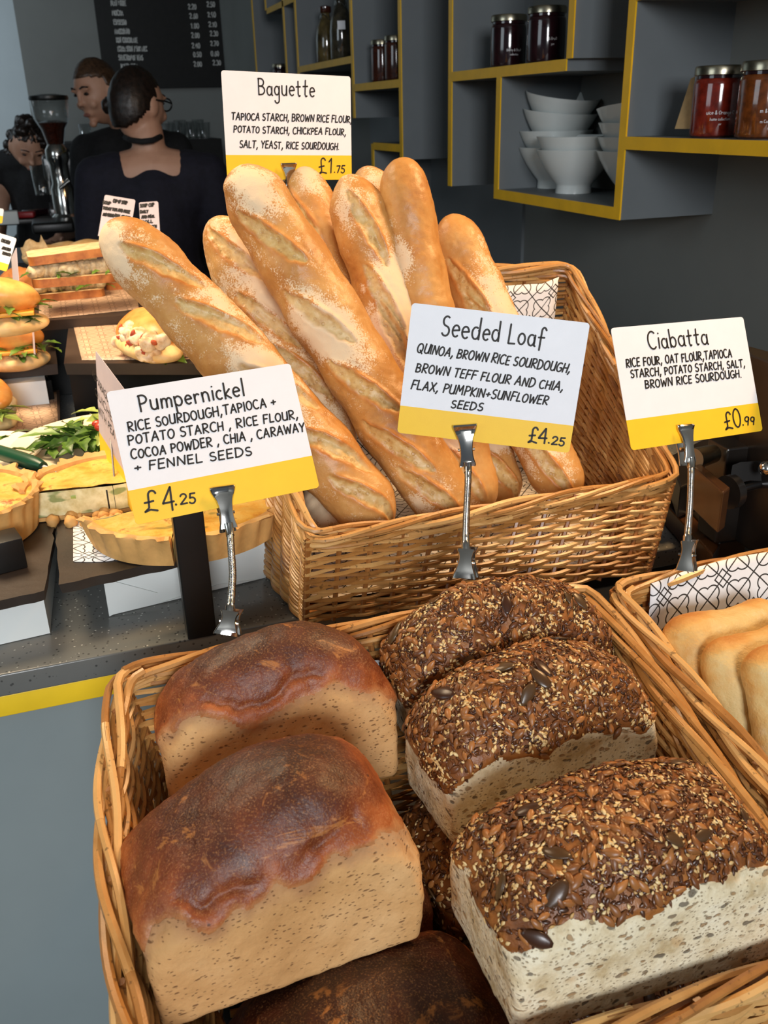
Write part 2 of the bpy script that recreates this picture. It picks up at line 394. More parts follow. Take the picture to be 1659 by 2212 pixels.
def ribbon(mb, pts, hw, t=.00022):
    """flat pen stroke with round ends through 3D pts lying on a surface; each pt = (pos, normal)"""
    P = np.array([p for p, n in pts]); N = np.array([n for p, n in pts])
    if len(P) == 1 or np.linalg.norm(P[-1]-P[0]) < 1e-7 and len(P) == 2: P = np.vstack([P, P[-1:]+[1e-5, 0, 0]]); N = np.vstack([N, N[-1:]])
    T = np.gradient(P, axis=0); T /= np.linalg.norm(T, axis=1)[:, None]+1e-12
    S = np.cross(N, T); P = P+N*t
    ext0 = P[0]-T[0]*hw*.7; ext1 = P[-1]+T[-1]*hw*.7
    L = np.vstack([[ext0+S[0]*hw*.5], P+S*hw, [ext1+S[-1]*hw*.5]]); R_ = np.vstack([[ext0-S[0]*hw*.5], P-S*hw, [ext1-S[-1]*hw*.5]])
    k = len(L); mb.add(np.vstack([L, R_]), [(i, k+i, k+i+1, i+1) for i in range(k-1)])
def write_plane(mb, txt, o, u, v, n, cap, width=None, hw=None, gap=.17, space=.42, t=.0003, slant=0.0, seed=0):
    """o: baseline start, u: unit along baseline, v: unit up"""
    ss, w_ = text_strokes(txt, gap, space, seed); sx = cap if width is None else width/w_
    hw = hw or cap*.055
    for s in ss:
        ribbon(mb, [(o+u*(p[0]*sx+slant*p[1]*cap)+v*(p[1]*cap), n) for p in s], hw, t)
def write_cyl(mb, txt, c, r, az, cap):
    ss, w_ = text_strokes(txt, .16, .35)
    for s in ss:
        pts = []
        for p in s:
            th = az+(p[0]-w_/2)*cap/r
            n = np.array([math.cos(th), math.sin(th), 0]); pts.append((np.array(c)+n*r+np.array([0, 0, p[1]*cap]), n))
        ribbon(mb, pts, cap*.06, .0002)
# ------------------------------------------------------------------ wall shelves (grey boards with yellow front edges)
def Yof(px, py): return onx(px, py, XS)[1]
def Zof(px, py): return onx(px, py, XS)[2]
def shelf_unit(label, name='wall_shelf'):
    return thing(name, label, 'shelf', (XW, 1.5, 1.3))
TH = .020
def board(parent, kind, y0, y1, z0, z1, part):
    b = MB(); b.box(((XS+.0015+XW)/2, (y0+y1)/2, (z0+z1)/2), (XW-XS-.0015, abs(y1-y0), abs(z1-z0)))
    o = b.build(part, M['grey_paint'], parent, smooth=False)
    e = MB(); e.box((XS, (y0+y1)/2, (z0+z1)/2), (.003, abs(y1-y0), abs(z1-z0)))
    eo = e.build('yellow_edge', M['yellow_paint'], o, smooth=False)
    eo['label'] = 'yellow painted front edge'
    return o
def vert(parent, y, z0, z1): board(parent, 'v', y-TH/2, y+TH/2, z0, z1, 'upright')
def horz(parent, z, y0, y1): board(parent, 'h', y0, y1, z-TH/2, z+TH/2, 'shelf_board')
# nearest unit: jar shelf, bowl box, far upper bay
U1 = shelf_unit('nearest yellow-edged grey wall shelf with bowl box and jam jar bays')
y_post = Yof(1343, 330)                    # upright between bowl box and jar shelf
y_bowl = Yof(1075, 300)                    # far side of the bowl box
y_far = Yof(973, 200)                      # far end of the unit
y_mid = Yof(1232, 100)
z_box = Zof(1336, 462)
z_jar = Zof(1500, 315)
z_up = Zof(1100, 153)
z_top = 1.98
vert(U1, y_post, z_box-TH/2, z_top)
vert(U1, y_bowl, z_box-TH/2, z_up-TH/2)
horz(U1, z_box, y_post+TH/2, y_bowl-TH/2)
horz(U1, z_jar, y_post-TH/2, y_post-.75)
horz(U1, z_up, y_far-TH/2, y_mid+TH/2)
vert(U1, y_mid, z_up+TH/2, z_top)
vert(U1, y_far, Zof(973, 402), z_top)
horz(U1, Zof(1500, -40), y_post-TH/2, y_post-.75)
# middle unit
U2 = shelf_unit('middle yellow-edged grey wall shelf behind the baguette card')
yA, yB_, yC_, yD = Yof(864, 90), Yof(760, 90), Yof(640, 70), Yof(392/4.366+520, 60)
vert(U2, yA, Zof(866, 345), 2.1)
horz(U2, Zof(812, 185), yA+TH/2, yB_-TH/2)
vert(U2, yB_, Zof(765, 255), 2.1)
horz(U2, Zof(700, 140), yB_+TH/2, yC_-TH/2)
vert(U2, yC_, Zof(645, 260), 2.1)
horz(U2, Zof(840, 318), yA+TH/2, yA+.24)
vert(U2, yA+.24+TH/2, Zof(815, 420), Zof(815, 311))
# far unit
U3 = shelf_unit('far yellow-edged grey wall shelf nearest the menu board')
vert(U3, Yof(615, 80), Zof(615, 170), 2.3)
horz(U3, Zof(605, 11), Yof(634, 0)+.0, Yof(576, 18))
vert(U3, Yof(574.5, 8)+TH*.6, Zof(575, 22), 2.3)
vert(U3, Yof(549, 80), Zof(552, 170), 2.3)

# jars ------------------------------------------------------------------------------------------------
def jam(name, rgb):
    t = NT(name); k = t.noise(90, 4, .6)
    c = lin(*rgb); c2 = tuple(q*.45 for q in c[:3])+(1,)
    t.inp('Base Color', t.ramp(k, [(.35, c2), (.7, c)])).inp('Roughness', .12).inp('Coat Weight', .6).inp('Coat Roughness', .03); return t.m
M['jam_dark'] = jam('jam_dark', (42, 16, 22)); M['jam_red'] = jam('jam_red', (130, 38, 22)); M['jam_amber'] = jam('jam_amber', (120, 62, 20))
M['jam_brown'] = jam('jam_brown', (74, 34, 22)); M['kraft'] = plain('kraft', (176, 148, 104), .8, nscale=80, namt=.05)
def jar(label, base, r, h, mat, lines=(), group=None, facing=None, lsize=.0042):
    t = thing('jam_jar', label, 'jar', base, group)
    x, y, z = base
    b = MB(); hb = h*.83
    b.lathe([(r*.86, 0), (r*.97, .003), (r, .008), (r, hb*.9), (r*.97, hb*.96), (r*.9, hb)], base, 36); b.build('jar_body', mat, t)
    b = MB(); b.lathe([(r*.93, 0), (r*.93, .005)], (x, y, z+hb), 36); b.build('glass_neck', M['jam_dark'], t)
    b = MB(); b.lathe([(r*.97, 0), (r*1.02, .001), (r*1.02, .010), (r*.98, .013), (r*.9, .0135), (r*.86, .0125)], (x, y, z+hb+.004), 36); b.build('lid', M['lid'], t, label='silver metal lid')
    if lines:
        d = CAM-np.array(base); az = math.atan2(d[1], d[0])+(facing or 0)
        lb = MB()
        for (txt, zz, s) in lines:
            write_cyl(lb, txt, (x, y, z+h*zz), r*1.006, az, s*.85)
        lb.build('label_print', M['white_ink'], t, smooth=False, label='white printed lettering')
    return t

def shelf_top(zc): return zc+TH/2+.0002
za = shelf_top(z_up)
# dark jam jars on the upper board (left one further away)
p = onz(1098, 150, za); q = onz(1183, 140, za)
jy0, jy1 = onx(1098, 100, XS+.05)[1], onx(1180, 80, XS+.05)[1]
jar('left dark berry jam jar with silver lid on the upper yellow-edged board', (XS+.05, jy0, za), .0375, .100, M['jam_dark'], [('Berry & fruit', .30, .0055), ('collection', .22, .0042)], 'jam jars on the wall shelves', .35)
jar('right dark jam jar with silver lid beside the yellow upright of the upper board', (XS+.05, jy1, za), .0375, .100, M['jam_dark'], [('& fruit', .40, .0055), ('jam', .31, .0042)], 'jam jars on the wall shelves', .35)
zj = shelf_top(z_jar)
jy0, jy1 = onx(1547, 230, XS+.05)[1], onx(1650, 225, XS+.05)[1]
J3 = jar('red jam jar with kraft paper tag on the nearest shelf board', (XS+.05, jy0, zj), .0358, .098, M['jam_red'], [('uice & Orange C', .33, .0058), ('home collection', .245, .0042), ('jar', .18, .0034)], 'jam jars on the wall shelves', .22)
jar('amber brown jam jar cut off by the right picture edge', (XS+.05, jy1, zj), .0358, .100, M['jam_amber'], [('m & Ginger', .34, .0058), ('m Collection', .21, .0046), ('jar', .13, .0034)], 'jam jars on the wall shelves', .3)
# kraft tag leaning beside the red jar
tg = MB(); A = onx(1500, 185, XS+.05); 
P = [onx(1492, 170, XS+.045), onx(1501, 165, XS+.05), onx(1493, 272, XS+.028), onx(1458, 271, XS+.022)]
P = [np.array(q) for q in P]
P[2][2] = P[3][2] = zj+.012
tg.add(np.vstack([P, [q+np.array([.0008, .0004, 0]) for q in P]]), [(0, 1, 2, 3), (7, 6, 5, 4), (0, 4, 5, 1), (1, 5, 6, 2), (2, 6, 7, 3), (3, 7, 4, 0)])
tg.build('paper_tag', M['kraft'], J3, smooth=False, label='brown kraft paper tag')
# middle unit jars
zm = Zof(812, 185)+TH/2+.0002
jy0, jy1 = onx(826, 140, XS+.055)[1], onx(856, 138, XS+.055)[1]
jar('reddish jam jar on the middle shelf right of the baguette card', (XS+.055, jy0, zm), .0325, .115, M['jam_brown'], [('jam', .26, .005)], 'jam jars on the wall shelves', .4)
jar('jam jar half hidden behind the yellow upright of the middle shelf', (XS+.055, jy1, zm), .0325, .118, M['jam_brown'], [('jam', .26, .005)], 'jam jars on the wall shelves', .4)
# a small jar on the far unit
zf = Zof(603, 175)
horz(U3, zf-TH/2, Yof(615, 80)+TH/2, Yof(549, 80)-TH/2)
pf = onx(606, 160, XS+.06)
jar('small dark jar peeping over the top edge of the baguette card', (XS+.06, pf[1], zf+.0002), .033, Zof(606, 141)-zf+.01, M['jam_dark'], (), 'jam jars on the wall shelves')
# two swing-top bottles
def bottle(label, base, r, h, fill, lab=False):
    t = thing('glass_bottle', label, 'bottle', base, 'clip-top bottles on the middle shelf'); x, y, z = base
    prof = [(r*.92, 0), (r, .006), (r, h*.42), (r*.92, h*.56), (r*.62, h*.72), (r*.42, h*.78), (r*.40, h*.86), (r*.48, h*.88)]
    b = MB(); b.lathe([(a, c+.001) for a, c in prof], base, 32); b.build('bottle_body', fill, t)
    b = MB(); b.lathe([(r*.52, 0), (r*.56, .004), (r*.56, h*.10), (r*.4, h*.12)], (x, y, z+h*.885), 24); b.build('stopper', M['jam_brown'], t, label='dark reddish stopper')
    b = MB(); b.tube([(x+r*.5*math.cos(a), y+r*.5*math.sin(a), z+h*(.8+.06*math.sin(a*2))) for a in np.linspace(0, 2*PI, 20)], .0015, 6); b.build('wire_clip', M['chrome'], t)
    if lab:
        d = unit((CAM-np.array(base))*[1, 1, 0]); s_ = np.cross([0, 0, 1], d)
        b = MB(); b.lathe([(r*.75*math.cos(0), 0)], base, 3) if False else None
        b.prism([(r*.45*math.cos(k), r*.45*math.sin(k)) for k in np.linspace(0, 2*PI, 5)[:-1]+PI/4], np.array(base)+d*(r+.0006)+np.array([0, 0, h*.5]), s_, (0, 0, 1), d, .0005)
        b.build('paper_label', M['card'], t, smooth=False, label='small white paper label')
    return t
def oil(name, rgb):
    t = NT(name); t.inp('Base Color', t.ramp(t.noise(40, 3), [(.3, lin(*[c*.5 for c in rgb])), (.7, lin(*rgb))])).inp('Roughness', .1).inp('Coat Weight', 1.0); return t.m
M['bottle_oil'] = oil('bottle_oil', (98, 84, 48)); M['bottle_dark'] = oil('bottle_dark', (72, 66, 50))
zb = Zof(700, 140)+TH/2+.0002
p1, p2 = onx(705, 80, XS+.06), onx(738, 70, XS+.075)
hB = onx(705, 12, XS+.06)[2]-zb
bottle('left clip-top bottle of pale oil on the middle shelf', (XS+.06, p1[1], zb), .037, hB, M['bottle_oil'])
bottle('right clip-top bottle with small white label on the middle shelf', (XS+.075, p2[1], zb), .040, hB*1.2, M['bottle_dark'], True)
# bowls ------------------------------------------------------------------------------------------------
zb0 = shelf_top(z_box)
def bowl(label, c, rot=(0, 0), r=.079, h=.083):
    x, y, z = c; b = MB(); t_ = .0028
    prof = [(.0, .0135), (r*.36, .0135), (r*.40, .0), (r*.46, 0), (r*.445, h*.17), (r*.475, h*.22), (r*.60, h*.36), (r*.77, h*.58), (r*.91, h*.81), (r, h), (r-.0012, h+.0006), (r-t_, h-.001), (r*.87, h*.80), (r*.72, h*.57), (r*.53, h*.35), (r*.30, h*.27), (0, h*.25)]
    rx, ry = rot; R = (Matrix.Rotation(rx, 3, 'X') @ Matrix.Rotation(ry, 3, 'Y'))
    b.lathe(prof, c, 56, R=np.array(R), cap=False)
    o = b.build('rice_bowl', M['white_china'], None)
    return tag(o, label, 'bowl', 'white bowls in the wall shelf box')
bx0 = XS+.075
yf_, yb_ = onx(1241, 400, XS+.062)[1], onx(1185, 400, XS+.10)[1]
yr_ = onx(1330, 300, XS+.11)[1]
st = .0245
pA, pB, pC = onz(1238, 416, zb0), onz(1196, 405, zb0), onz(1372, 424, zb0)
bowl('lower white bowl of the front left stack standing on the shelf floor', (pA[0], pA[1], zb0))
bowl('white bowl nested on the front left bottom bowl', (pA[0], pA[1], zb0+st))
xk, yk = pB[0], pB[1]
bowl('bottom white bowl of the rear stack behind the front pair', (xk, yk, zb0))
bowl('second white bowl up in the rear stack', (xk, yk, zb0+st+.008))
bowl('third white bowl up in the rear stack tilting to the right', (xk, yk, zb0+2*st+.022), (0.10, .04))
bowl('top white bowl of the rear stack, tilted most', (xk, yk, zb0+3*st+.030), (0.17, .05))
for i, lb in enumerate(('lowest white bowl of the stack half hidden by the yellow upright', 'second white bowl of the stack half hidden by the yellow upright', 'third white bowl of the stack half hidden by the yellow upright', 'top tilted white bowl of the stack half hidden by the yellow upright')):
    bowl(lb, (pC[0], pC[1], zb0+i*st+(.004 if i == 3 else 0)), (-.12, 0) if i == 3 else (0, 0))
# ------------------------------------------------------------------ wicker
def wicker(name, dark, mid, light):
    t = NT(name); tone = t.attr('tone')
    k = t.noise(60, 4, .6); k2 = t.noise(900, 2, .5, vec=t.map((1, 1, 1)))
    f = t.math('ADD', t.math('MULTIPLY', tone, .72), t.math('MULTIPLY', k, .36))
    c = t.ramp(f, [(.12, lin(*dark)), (.48, lin(*mid)), (.85, lin(*light))])
    sp = t.ramp(t.noise(220, 2, .5), [(.30, 1.0), (.36, 0.0)])
    c = t.mix(t.math('MULTIPLY', sp, .55), c, lin(*[q*.45 for q in dark]))
    t.inp('Base Color', c).inp('Roughness', .36).inp('Coat Weight', .18).inp('Coat Roughness', .25)
    t.inp('Normal', t.bump(k2, .25, .0004)); return t.m
M['willow'] = wicker('willow', (104, 62, 28), (176, 122, 62), (214, 168, 104))
M['willow_dark'] = wicker('willow_dark', (88, 48, 20), (146, 92, 42), (184, 126, 66))
def lerp(a, b, t): return a+(b-a)*t
def weave_wall(TL, TR, BL, BR, bow=0.0, pitch=.0051, spacing=.030, rad=.0024, seed=0, stakes=None):
    """woven wall between two rim corners and two floor corners; bow = outward bulge at mid length"""
    r_ = random.Random(seed); TL, TR, BL, BR = [np.array(q, float) for q in (TL, TR, BL, BR)]
    W = np.linalg.norm(TR-TL); H = max(np.linalg.norm(TL-BL), np.linalg.norm(TR-BR))
    nrm = unit(np.cross(TR-TL, TL-BL)); ns = max(4, int(round(W/spacing))); nr = max(6, int(H/pitch))
    def S(u, v): return lerp(lerp(BL, BR, u), lerp(TL, TR, u), v)+nrm*(bow*4*u*(1-u)*(.35+.65*v))
    wv = MB(); K = ns*4
    for r in range(nr):
        v0 = (r+.5)/nr; tone = r_.uniform(.15, .85); rr = rad*r_.uniform(.85, 1.12); ph = r_.uniform(0, 6); amp = .0024
        a0 = r_.uniform(0, 1); pts = []; tn = []
        for i in range(-1, K+2):
            u = i/K; wob = .10/nr*math.sin(u*9+ph)+.22/nr*math.sin(u*23+ph*2)*.5
            off = amp*math.cos(PI*(u*ns+(r % 2)+.0))*1.0
            pts.append(S(min(max(u, -.004), 1.004), min(max(v0+wob, .005), .995))+nrm*off)
            # rods change along the row: a new rod every ~0.3 m
            tn.append(tone if u < a0 else 1-tone*.8)
        rr_ = [rr*(.92+.12*math.sin(i*.6+ph)) for i in range(len(pts))]
        wv.tube(pts, rr_, 6, a=tn)
    sk = MB()
    for i in range(ns+1):
        u = (i+.0)/ns; pts = [S(u, v) for v in np.linspace(-.0, 1.0, 8)]
        sk.tube(pts, rad*1.05, 6, a=r_.uniform(.1, .6))
    return wv, sk, S
def twist_rim(path, n_strand=5, R=.0062, r=.0031, pitch=.26, seed=0):
    r_ = random.Random(seed); P = np.array(path, float); mb = MB()
    d = np.concatenate([[0], np.cumsum(np.linalg.norm(np.diff(P, axis=0), axis=1))]); Lh = d[-1]
    Q = np.array([[np.interp(s, d, P[:, k]) for k in range(3)] for s in np.linspace(0, Lh, int(Lh/.008))]); s_ = np.linspace(0, Lh, len(Q))
    T = np.gradient(Q, axis=0); T /= np.linalg.norm(T, axis=1)[:, None]
    up = np.array([0, 0, 1.]); S = np.cross(T, up); S /= np.linalg.norm(S, axis=1)[:, None]; U = np.cross(S, T)
    for k in range(n_strand):
        ph = 2*PI*k/n_strand+r_.uniform(-.3, .3); tone = r_.uniform(.3, .95); rr = r*r_.uniform(.85, 1.15)
        seg = 0
        while seg < len(Q)-4:     # each rod is 15-30 cm long and ends inside the bundle
            ln = int(r_.uniform(22, 40)); e = min(len(Q), seg+ln+3); i = np.arange(max(0, seg-2), e)
            an = ph+s_[i]/pitch*2*PI; R_ = R*(1+.22*np.sin(s_[i]*31+k*2))
            # ends tuck in
            pts = Q[i]+S[i]*(np.cos(an)*R_*1.25)[:, None]+U[i]*(np.sin(an)*R_*.85)[:, None]
            mb.tube(pts, rr*r_.uniform(.9, 1.08), 7, a=r_.uniform(.25, .98))
            seg = e-1
    return mb
def basket(label, R, B, bows=(0, 0, 0, 0), mat='willow', group='wicker bread baskets', skip=(), seed=0, pitch=.0051, rimR=.0050, inner='willow', rim_r=.0028):
    """R, B: rim and floor corners in the order back-left, back-right, front-right, front-left"""
    R = [np.array(q, float) for q in R]; B = [np.array(q, float) for q in B]
    base = (B[0]+B[1]+B[2]+B[3])/4
    t = thing('bread_basket', label, 'basket', (base[0], base[1], min(q[2] for q in B)-.003), group)
    rimpath = []
    for i, side in enumerate(('back', 'right', 'front', 'left')):
        j = (i+1) % 4
        wv, sk, S = weave_wall(R[j], R[i], B[j], B[i], bows[i], seed=seed*10+i, pitch=pitch)
        if side not in skip:
            w_ = wv.build('woven_side', M[mat], t, fix=False); s_ = sk.build('upright_rods', M['willow_dark'], w_, fix=False)
        k = 26
        rimpath += [S(1-q, 1.0) for q in np.linspace(0, 1, k)[:-1]]
    # round the corners of the rim a little
    rp = np.array(rimpath); 
    for _ in range(1): rp = .5*rp+.25*(np.roll(rp, 1, 0)+np.roll(rp, -1, 0))
    rp = np.vstack([rp, rp[:2]])
    twist_rim(rp, 4, rimR, rim_r, .24, seed).build('rim', M[mat], t, fix=False)
    twist_rim(rp-np.array([0, 0, .009]), 3, rimR*.8, rim_r*.9, .20, seed+5).build('rim_underwrap', M[mat], t, fix=False)
    fl = MB(); n = 22
    for i in range(n):
        u = (i+.5)/n; fl.tube([lerp(lerp(B[3], B[0], u), lerp(B[2], B[1], u), q)+np.array([0, 0, .0012*math.cos(PI*(q*16+i))]) for q in np.linspace(0, 1, 33)], .0026, 6, a=rnd.uniform(.2, .8))
    fl.build('woven_base', M[mat], t, fix=False)
    for i in range(4):
        cr = MB(); cr.tube([lerp(B[i], R[i], q) for q in np.linspace(0, 1, 6)], .0036, 7, a=.45); cr.build('corner_rod', M['willow_dark'], t, fix=False)
    return t
# front basket: rim from the photograph's perspective (tilted towards the customer), floor on the low table
dz = np.array([0, 0, 1.0])
FR = [(-.006, .576, 1.092), (.362, .568, 1.091), (.352, .273, 1.014), (-.018, .280, 1.014)]
FB = [(.036, .556, TZ+.004), (.338, .548, TZ+.004), (.330, .292, TZ+.004), (.022, .298, TZ+.004)]
basket('large front wicker basket of dark pumpernickel and seeded loaves', FR, FB, (.004, .006, .004, .017), seed=1)
# rear basket: low front, high back
s_ = .92
RR = [at(502, 606, .985), at(1232, 574, 1.100), at(1455, 1030, .940), at(664, 1162, .796)]
RB = [np.array([RR[0][0]+.022, RR[0][1]-.02, ZC+.003]), np.array([RR[1][0]-.025, RR[1][1]-.02, ZC+.003]), np.array([RR[2][0]-.035, RR[2][1]-.004, ZC+.003]), np.array([RR[3][0]-.006, RR[3][1]+.006, ZC+.003])]
RB[0] = RB[3]+np.array([-.030, .28, 0]); RB[2] = onz(1398, 1238, ZC+.003)
basket('rear wicker basket full of standing baguettes, low in front and high at the back', RR, RB, (.004, .004, .004, .002), seed=2)
# right basket of ciabattas
CR = [onz(1326, 1275, 1.085), onz(1326, 1275, 1.085)+np.array([.34, .008, 0]), None, None]
CR[2] = CR[1]+np.array([-.004, -.27, -.06]); CR[3] = CR[0]+np.array([.0, -.27, -.06])
CB = [CR[0]*[1, 1, 0]+[.016, -.014, TZ+.004], CR[1]*[1, 1, 0]+[-.016, -.014, TZ+.004], CR[2]*[1, 1, 0]+[-.016, .012, TZ+.004], CR[3]*[1, 1, 0]+[.016, .012, TZ+.004]]
basket('right wicker basket of pale ciabattas lined with patterned paper', CR, CB, (.003, .003, .003, .0), seed=3)

# ------------------------------------------------------------------ patterned greaseproof paper
def paper_mat(name, base=(232, 232, 232), ink=(40, 34, 28), L=.0104, lw=.045):
    t = NT(name); uv = t.n('ShaderNodeUVMap').outputs[0]
    sx = t.n('ShaderNodeSeparateXYZ'); t.t.links.new(uv, sx.inputs[0]); X, Y = sx.outputs[0], sx.outputs[1]
    q = 1/(L*math.sqrt(2))
    a = t.math('MULTIPLY', t.math('ADD', X, Y), q); b = t.math('MULTIPLY', t.math('SUBTRACT', X, Y), q)
    def cen(x, per, off=0):   # signed distance to the nearest multiple of per
        y = t.math('ADD', x, off+per*1000+per/2); y = t.math('MODULO', y, per); return t.math('SUBTRACT', y, per/2)
    A1 = t.math('ABSOLUTE', cen(a, 2)); B1 = t.math('ABSOLUTE', cen(b, 2))
    d = t.math('MINIMUM', A1, B1)
    def sub(x, y): return t.math('SUBTRACT', x, y)
    def leng(x, y): return t.math('SQRT', t.math('ADD', t.math('MULTIPLY', x, x), t.math('MULTIPLY', y, y)))
    def clover(oa, ob, c, r):
        ax = t.math('ABSOLUTE', cen(a, 4, oa)); bx = t.math('ABSOLUTE', cen(b, 4, ob))
        l1 = leng(sub(ax, c), sub(bx, 0.0)); l2 = leng(sub(ax, 0.0), sub(bx, c))
        return t.math('ABSOLUTE', sub(t.math('MINIMUM', l1, l2), r))
    d = t.math('MINIMUM', d, clover(0, 0, .62, .62))
    d = t.math('MINIMUM', d, clover(2, 2, .62, .62))
    def box(oa, ob, h):
        ax = t.math('ABSOLUTE', cen(a, 4, oa)); bx = t.math('ABSOLUTE', cen(b, 4, ob))
        return t.math('ABSOLUTE', sub(t.math('MAXIMUM', ax, bx), h))
    d = t.math('MINIMUM', d, box(2, 0, .52))
    def ring(oa, ob, r1):
        ax = t.math('ABSOLUTE', cen(a, 4, oa)); bx = t.math('ABSOLUTE', cen(b, 4, ob))
        return t.math('ABSOLUTE', sub(leng(sub(ax, .98), sub(bx, .98)), r1))
    m = t.ramp(t.math('MULTIPLY', d, .5), [(lw*.5, 1.0), (lw*.5+.012, 0.0)])
    t.inp('Base Color', t.mix(m, lin(*base), lin(*ink))).inp('Roughness', .55)
    t.inp('Normal', t.bump(t.noise(25, 3), .25, .002)); return t.m
M['paper'] = paper_mat('patterned_paper')
def sheet(name, grid, label, cat='paper', mat=None, group=None, thick=.0002):
    """a bent paper sheet: grid of world points; uv in metres"""
    Gd = np.array(grid, float); h, w_ = Gd.shape[:2]; b = MB(); b.grid(Gd)
    me = b.mesh(name, mat or M['paper'], smooth=True, fix=False)
    du = np.zeros((h, w_)); dv = np.zeros((h, w_))
    du[:, 1:] = np.cumsum(np.linalg.norm(np.diff(Gd, axis=1), axis=2), axis=1); dv[1:, :] = np.cumsum(np.linalg.norm(np.diff(Gd, axis=0), axis=2), axis=0)
    uvl = me.uv_layers.new(name='UVMap'); uu, vv_ = du.reshape(-1), dv.reshape(-1)
    for lp in me.loops: uvl.data[lp.index].uv = (uu[lp.vertex_index], vv_[lp.vertex_index])
    c = Gd.reshape(-1, 3).mean(0); me.transform(Matrix.Translation(V3(-c)))
    o = link(name, me); o.location = V3(c)
    md = o.modifiers.new('thickness', 'SOLIDIFY'); md.thickness = thick
    return tag(o, label, cat, group)
def bil(c, nu=24, nv=24, wob=0.0, seed=0, sag=None):
    """c: corners tl,tr,br,bl"""
    c = [np.array(q, float) for q in c]; out = []
    n = unit(np.cross(c[1]-c[0], c[3]-c[0]))
    for i in range(nv+1):
        v = i/nv; row = []
        for j in range(nu+1):
            u = j/nu; p = lerp(lerp(c[0], c[1], u), lerp(c[3], c[2], u), v)
            k = wob*mnoise.noise(Vector((u*3+seed, v*3, seed*1.7)))*2
            if sag: k += sag*math.sin(PI*u)*math.sin(PI*v)
            row.append(p+n*k)
        out.append(row)
    return out
# rear basket liner: up the back wall, down the sloping bed and along the floor to the front
def bed(u, v):
    """v: 0 top of back wall .. 1 bottom of front wall, inside the rear basket"""
    tl, tr, fr, fl = RR
    bt = lerp(tl, tr, u)+np.array([0, -.014, -.018]); bb = lerp(RB[0], RB[1], u)+np.array([0, -.016, .012]); fb = lerp(RB[3], RB[2], u)+np.array([0, .02, .010])
    if v < .55: return lerp(bt, bb, v/.55)
    return lerp(bb, fb, (v-.55)/.45)
liner = [[bed(.035+.92*u, v)+np.array([0, 0, .003*mnoise.noise(Vector((u*4, v*5, 3)))]) for u in np.linspace(0, 1, 30)] for v in np.linspace(0.0, 1, 34)]
for i in range(len(liner)):
    liner[i][-1] = liner[i][-1]+np.array([-.004, 0, .008]); liner[i][-2] = liner[i][-2]+np.array([-.002, 0, .004])
sheet('liner_paper', liner, 'white paper with black line pattern lining the baguette basket', group=None)
# ------------------------------------------------------------------ bread materials
def mat_pump_crust():
    t = NT('pumpernickel_crust'); n1 = t.noise(14, 6, .62, dist=.6); n2 = t.noise(60, 5, .6); n3 = t.noise(420, 3, .6)
    f = t.math('ADD', t.math('MULTIPLY', n1, .7), t.math('MULTIPLY', n2, .3))
    f = t.math('ADD', f, t.math('MULTIPLY', t.math('SUBTRACT', t.attr('tone'), .22), -.40))
    c = t.ramp(f, [(.22, lin(54, 22, 10)), (.36, lin(84, 36, 14)), (.50, lin(120, 56, 22)), (.62, lin(160, 84, 36)), (.76, lin(190, 122, 66))])
    cr_ = t.ramp(t.noise(26, 4, .7, vec=t.map((1, 1, 2.2)), dist=1.2), [(.60, 0.0), (.66, 1.0)]); c = t.mix(t.math('MULTIPLY', cr_, .55), c, lin(190, 124, 60))
    tn_ = t.math('ADD', t.attr('tone'), t.math('MULTIPLY', t.math('SUBTRACT', t.noise(55, 4, .6), .5), .16)); c = t.mix(t.ramp(tn_, [(.0, .85), (.10, .0)]), c, t.ramp(n2, [(.3, lin(150, 96, 58)), (.7, lin(196, 142, 90))]))
    c = t.mix(t.ramp(t.noise(800, 2, .6), [(.52, 0.0), (.72, .30)]), c, lin(206, 146, 88))
    pit = t.ramp(t.voro(150, vec=t.map((1, 1, 1.3))), [(.10, 1.0), (.2, 0.0)]); sel = t.ramp(t.noise(45, 2), [(.56, 0.0), (.62, 1.0)])
    c = t.mix(t.math('MULTIPLY', t.math('MULTIPLY', pit, sel), .75), c, lin(52, 24, 12))
    t.inp('Base Color', c).inp('Roughness', t.ramp(n2, [(.3, .42), (.7, .58)])).inp('Coat Weight', .06).inp('Coat Roughness', .35)
    t.inp('Normal', t.bump(t.math('ADD', t.math('MULTIPLY', n2, 1.2), t.math('MULTIPLY', n3, .6)), .6, .0016)); return t.m
def mat_pump_crumb():
    t = NT('pumpernickel_side'); n1 = t.noise(22, 4, .5); v = t.warp(t.map((1, 1, 2.0)), .008, 60)
    c = t.ramp(n1, [(.3, lin(186, 140, 86)), (.5, lin(204, 158, 102)), (.7, lin(216, 174, 120))])
    c = t.mix(t.ramp(t.math('ADD', t.attr('tone'), t.math('MULTIPLY', t.math('SUBTRACT', t.noise(50, 4), .5), .5)), [(.0, .60), (.35, 0.0)]), c, lin(150, 104, 74))
    vz = t.voro(230, vec=v); sel = t.ramp(t.noise(60, 2), [(.36, 0.0), (.50, 1.0)])
    p1 = t.math('MULTIPLY', t.ramp(vz, [(.12, 1.0), (.24, 0.0)]), sel)
    v2 = t.warp(t.map((1, 1, 2.6), (0, .12, 0)), .012, 50); vz2 = t.voro(110, vec=v2); sel2 = t.ramp(t.voro(110, vec=v2, out='Color'), [(.56, 0.0), (.60, 1.0)])
    p2 = t.math('MULTIPLY', t.ramp(vz2, [(.12, 1.0), (.22, 0.0)]), sel2)
    p = t.math('MAXIMUM', p1, p2)
    c = t.mix(t.math('MULTIPLY', p, .74), c, lin(96, 56, 24))
    t.inp('Base Color', c).inp('Roughness', .8)
    t.inp('Normal', t.bump(t.math('ADD', t.math('MULTIPLY', p, -1.5), t.noise(300, 3)), .6, .0012)); return t.m
